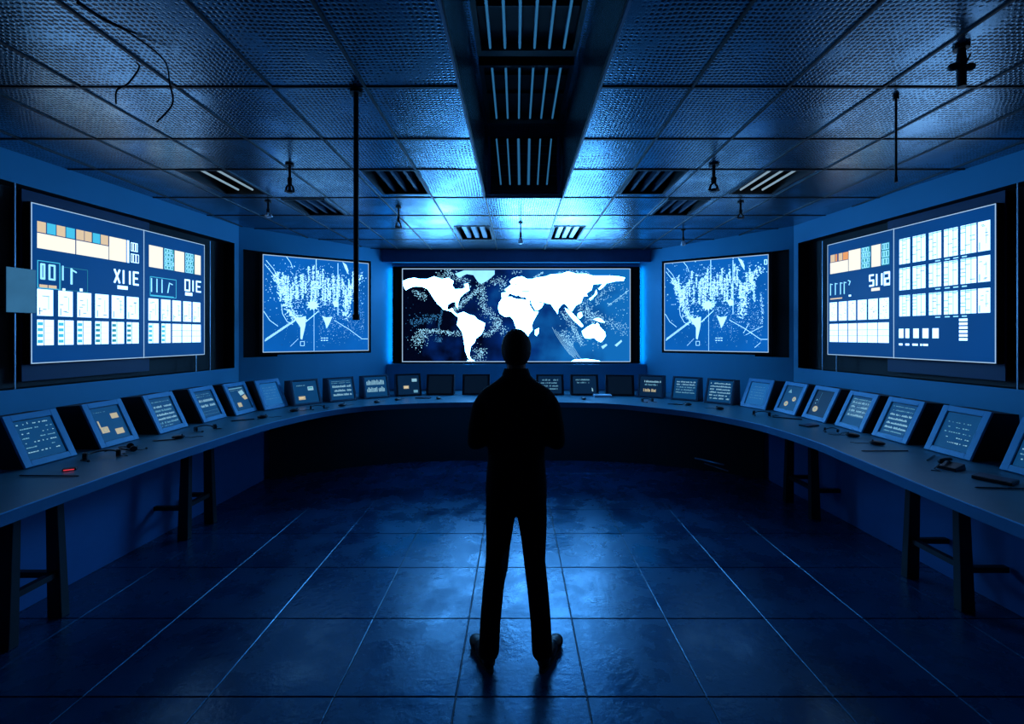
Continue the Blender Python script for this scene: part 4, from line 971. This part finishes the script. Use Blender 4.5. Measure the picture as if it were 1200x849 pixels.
def loft(mb, rings, mat, seg=28, p=2.3):
    """rings: (z, rx, ry, cx, cy), superellipse sections"""
    k = len(mb.v); i = mb.m(mat)
    for z, rx, ry, cx, cy in rings:
        for q in range(seg):
            a = 2*PI*q/seg; c, s = math.cos(a), math.sin(a)
            mb.v.append((cx+rx*math.copysign(abs(c)**(2/p), c), cy+ry*math.copysign(abs(s)**(2/p), s), z))
    for j in range(len(rings)-1):
        for q in range(seg):
            mb.f.append([k+j*seg+q, k+j*seg+(q+1) % seg, k+(j+1)*seg+(q+1) % seg, k+(j+1)*seg+q]); mb.mi.append(i)
    mb.f.append([k+q for q in range(seg)][::-1]); mb.f.append([k+(len(rings)-1)*seg+q for q in range(seg)]); mb.mi += [i, i]
def limb(mb, pts, rs, mat, sub=4):
    P = [Vector(p) for p in pts]; out, ro = [], []
    for i in range(len(P)-1):
        for k in range(sub):
            f = k/sub; out.append(P[i].lerp(P[i+1], f)); ro.append(rs[i]*(1-f)+rs[i+1]*f)
    out.append(P[-1]); ro.append(rs[-1]); mb.tube(out, ro, mat, 14)
    for p, r in zip(P, rs): mb.ell(p, (r, r, r), mat, None, 14, 10)
PX, PY = .0, 2.50
man = thing('person', (PX, PY, 0), 'person seen from behind, dark shirt and trousers, standing with bent arms before the map', 'person')
SK = M['skin']
mb = MB()
TORSO = [(.86, .150, .100, 0, 0), (.95, .155, .105, 0, 0), (1.05, .140, .100, 0, 0), (1.15, .138, .10, 0, 0), (1.25, .148, .108, 0, .0), (1.34, .158, .105, 0, 0), (1.40, .160, .092, 0, -.005), (1.44, .135, .075, 0, -.01), (1.475, .095, .062, 0, -.012), (1.50, .065, .055, 0, -.012), (1.54, .052, .055, 0, -.01)]
loft(mb, TORSO, SK)
limb(mb, [(0, -.012, 1.50), (0, .0, 1.62)], [.056, .052], SK)
mb.ell((0, .0, 1.700), (.066, .090, .092), SK, None, 28, 20); mb.ell((0, .035, 1.635), (.053, .058, .062), SK, None, 24, 16)
mb.ell((0, .078, 1.60), (.024, .018, .018), SK); mb.ell((0, .094, 1.668), (.011, .018, .020), SK); mb.ell((0, .088, 1.70), (.008, .012, .03), SK)
mb.ell((0, .086, 1.628), (.022, .009, .006), SK); mb.ell((0, .084, 1.618), (.019, .009, .006), SK)
for s in (-1, 1):
    mb.ell((s*.029, .073, 1.716), (.020, .010, .006), SK); mb.ell((s*.034, .056, 1.66), (.020, .018, .022), SK)
    mb.ell((s*.070, -.002, 1.680), (.009, .019, .031), SK)
    # arm
    limb(mb, [(s*.150, -.012, 1.405), (s*.190, -.030, 1.30), (s*.215, -.047, 1.205)], [.040, .038, .035], SK)
    limb(mb, [(s*.215, -.047, 1.205), (s*.165, .07, 1.195), (s*.105, .180, 1.215)], [.037, .034, .024], SK)
    # hand: palm, four curled fingers, thumb
    W0 = Vector((s*.105, .180, 1.215)); d = Vector((-s*.30, .94, .10)).normalized(); up = Vector((0, 0, 1)); inn = Vector((-s, 0, 0))
    sd = up
    limb(mb, [W0, W0+d*.03], [.024, .024], SK)
    for k in range(4):
        kz = .033-.0215*k
        mb.tube([W0+d*.02+up*kz*.6, W0+d*.088+up*kz], [.013, .0105], SK, 10)
        L = (.040, .045, .042, .033)[k]
        a0 = W0+d*.088+up*kz; a1 = a0+(d*.75+inn*.65).normalized()*L; a2 = a1+(inn*.95-d*.35).normalized()*L*.62; a3 = a2+(-d*.9+inn*.2).normalized()*L*.48
        limb(mb, [a0, a1, a2, a3], [.0092, .0084, .0077, .0068], SK, 3)
    th = W0+d*.035+up*.022+inn*.008; limb(mb, [th, th+(d*.7+up*.6+inn*.2)*.028, th+(d*.9+up*.5+inn*.35)*.050, th+(d*1.0+up*.25+inn*.45)*.064], [.013, .0115, .010, .008], SK, 3)
    # leg and foot
    fx = s*(.142 if s < 0 else .135)
    limb(mb, [(s*.082, 0, .86), (s*.098, .005, .50), (s*.115, -.01, .42), (fx, -.035, .10)], [.078, .052, .047, .034], SK)
    ta = math.radians(22)*s
    fd = Vector((math.sin(ta), math.cos(ta), 0)); hl = Vector((s*.138, -.065, 0))
    limb(mb, [hl+Vector((0, 0, .045)), hl+fd*.10+Vector((0, 0, .045)), hl+fd*.19+Vector((0, 0, .03))], [.028, .030, .020], SK)
body = remesh(mb, 'body', .0048, man, SK, 2)
# eyes
for s in (-1, 1):
    m_ = MB(); m_.ell((s*.028, .0745, 1.701), (.009, .0075, .0055), M['eye']); e_ = m_.build('eye', man, smooth=True)
    m_ = MB(); m_.ell((s*.028, .0805, 1.701), (.004, .0022, .004), M['hair']); m_.build('iris', e_, smooth=True)
# hair: a cap following the skull
m_ = MB(); m_.ell((0, -.004, 1.697), (.0715, .097, .0985), M['hair'], None, 40, 28)
keep = []
for f in m_.f:
    c = sum((Vector(m_.v[i]) for i in f), Vector())/len(f)
    if c.z > 1.76 or (c.z > 1.695 and c.y < .035) or (c.z > 1.618 and c.y < -.022) : keep.append(f)
m_.f = keep; m_.mi = [0]*len(keep)
o = m_.build('hair', man, smooth=True, merge='keep'); md = o.modifiers.new('s', 'SOLIDIFY'); md.thickness = .010; md.offset = -1
# shirt
mb = MB(); SH = M['shirt']
loft(mb, [(.915, .168, .122, 0, 0), (1.0, .163, .120, 0, 0), (1.08, .156, .116, 0, 0), (1.16, .154, .115, 0, 0), (1.25, .160, .120, 0, 0), (1.33, .178, .123, 0, 0), (1.40, .200, .113, 0, -.005), (1.445, .205, .100, 0, -.01), (1.478, .182, .088, 0, -.012), (1.505, .138, .080, 0, -.012), (1.53, .100, .072, 0, -.012), (1.56, .070, .064, 0, -.01), (1.575, .063, .062, 0, -.01)], SH)
for s in (-1, 1):
    limb(mb, [(s*.158, -.008, 1.420), (s*.186, -.018, 1.375), (s*.208, -.036, 1.28), (s*.216, -.048, 1.205)], [.056, .055, .050, .046], SH)
    limb(mb, [(s*.216, -.048, 1.205), (s*.170, .07, 1.195), (s*.108, .16, 1.212)], [.046, .043, .035], SH)
remesh(mb, 'shirt', .009, man, SH, 3)
mb = MB(); n = 26                                      # collar: folded band
for j in range(2):
    pass
rings = [(1.553, .066, .064), (1.588, .060, .060), (1.592, .064, .064), (1.560, .076, .074), (1.548, .078, .076)]
for z, rx, ry in rings:
    for q in range(n):
        a = 2*PI*q/n; mb.v.append((rx*math.cos(a), -.010+ry*math.sin(a), z-.012*max(0, math.sin(a))))
for j in range(len(rings)-1):
    for q in range(n):
        if q in (6,): continue
        mb.f.append([j*n+q, j*n+(q+1) % n, (j+1)*n+(q+1) % n, (j+1)*n+q]); mb.mi.append(0)
mb.mats = [SH]; mb.build('collar', man, smooth=True)
# trousers
mb = MB(); TR = M['trousers']
loft(mb, [(.835, .150, .10, 0, 0), (.86, .165, .118, 0, 0), (.90, .166, .120, 0, 0), (.955, .158, .114, 0, 0)], TR)
for s in (-1, 1):
    e = -.008 if s < 0 else 0
    limb(mb, [(s*.083, 0, .835), (s*.088, 0, .77), (s*.094, .003, .68), (s*.099+e, .005, .55), (s*.118+e, -.008, .38), (s*.132+e, -.028, .22), (s*.138+e, -.036, .085)], [.084, .080, .071, .060, .058, .056, .056], TR)
remesh(mb, 'trousers', .009, man, TR, 3)
m_ = MB(); loft(m_, [(.93, .163, .119, 0, 0), (.965, .161, .118, 0, 0)], M['leather']); m_.build('belt', man, smooth=True)
# shoes
for s in (-1, 1):
    ta = math.radians(24)*s; fd = Vector((math.sin(ta), math.cos(ta), 0)); sd = Vector((fd.y, -fd.x, 0)); hl = Vector((s*.132, -.085, 0))
    mb = MB(); rot = Matrix.Rotation(-ta, 3, 'Z')
    mb.ell(hl+fd*.035+Vector((0, 0, .048)), (.036, .042, .042), M['leather'], rot); mb.ell(hl+fd*.12+Vector((0, 0, .040)), (.040, .085, .037), M['leather'], rot)
    mb.ell(hl+fd*.215+Vector((0, 0, .031)), (.045, .066, .028), M['leather'], rot)
    for k, v in enumerate(mb.v): mb.v[k] = (v[0], v[1], max(v[2], .012))
    up_ = remesh(mb, 'shoe', .005, man, M['leather'], 2)
    m_ = MB(); out = []
    for k in range(28):
        a = 2*PI*k/28; yy = .135+.148*math.sin(a); wd = .036+.012*max(0, (yy-.1)/.18); p = hl+fd*yy+sd*wd*math.cos(a)*(1 if True else 1); out.append(p)
    m_.prism([(p.x, p.y, .001) for p in out], [(p.x, p.y, .016) for p in out], M['rubber']); o = m_.build('sole', up_)

# ------------------------------------------------------------------ light: the screens light the room; the world is only a faint blue ambient
w = bpy.data.worlds.new('World'); bpy.context.scene.world = w; w.use_nodes = True
w.node_tree.nodes['Background'].inputs[0].default_value = (.0, .002, .008, 1); w.node_tree.nodes['Background'].inputs[1].default_value = 1

# ------------------------------------------------------------------ camera
cd = bpy.data.cameras.new('camera'); cam = bpy.data.objects.new('camera', cd); C.objects.link(cam)
cam.location = (0, 0, EYE); cam.rotation_euler = (PI/2, 0, 0)
cd.sensor_fit = 'HORIZONTAL'; cd.sensor_width = 36; cd.lens = F/1200*36; cd.shift_x = -(CX-600)/1200; cd.shift_y = -(424.5-HY)/1200; cd.clip_start = .05
sc = bpy.context.scene; sc.camera = cam
sc.view_settings.view_transform = 'Standard'; sc.view_settings.look = 'None'; sc.view_settings.gamma = 1; sc.view_settings.exposure = 0
sc.view_settings.use_curve_mapping = False
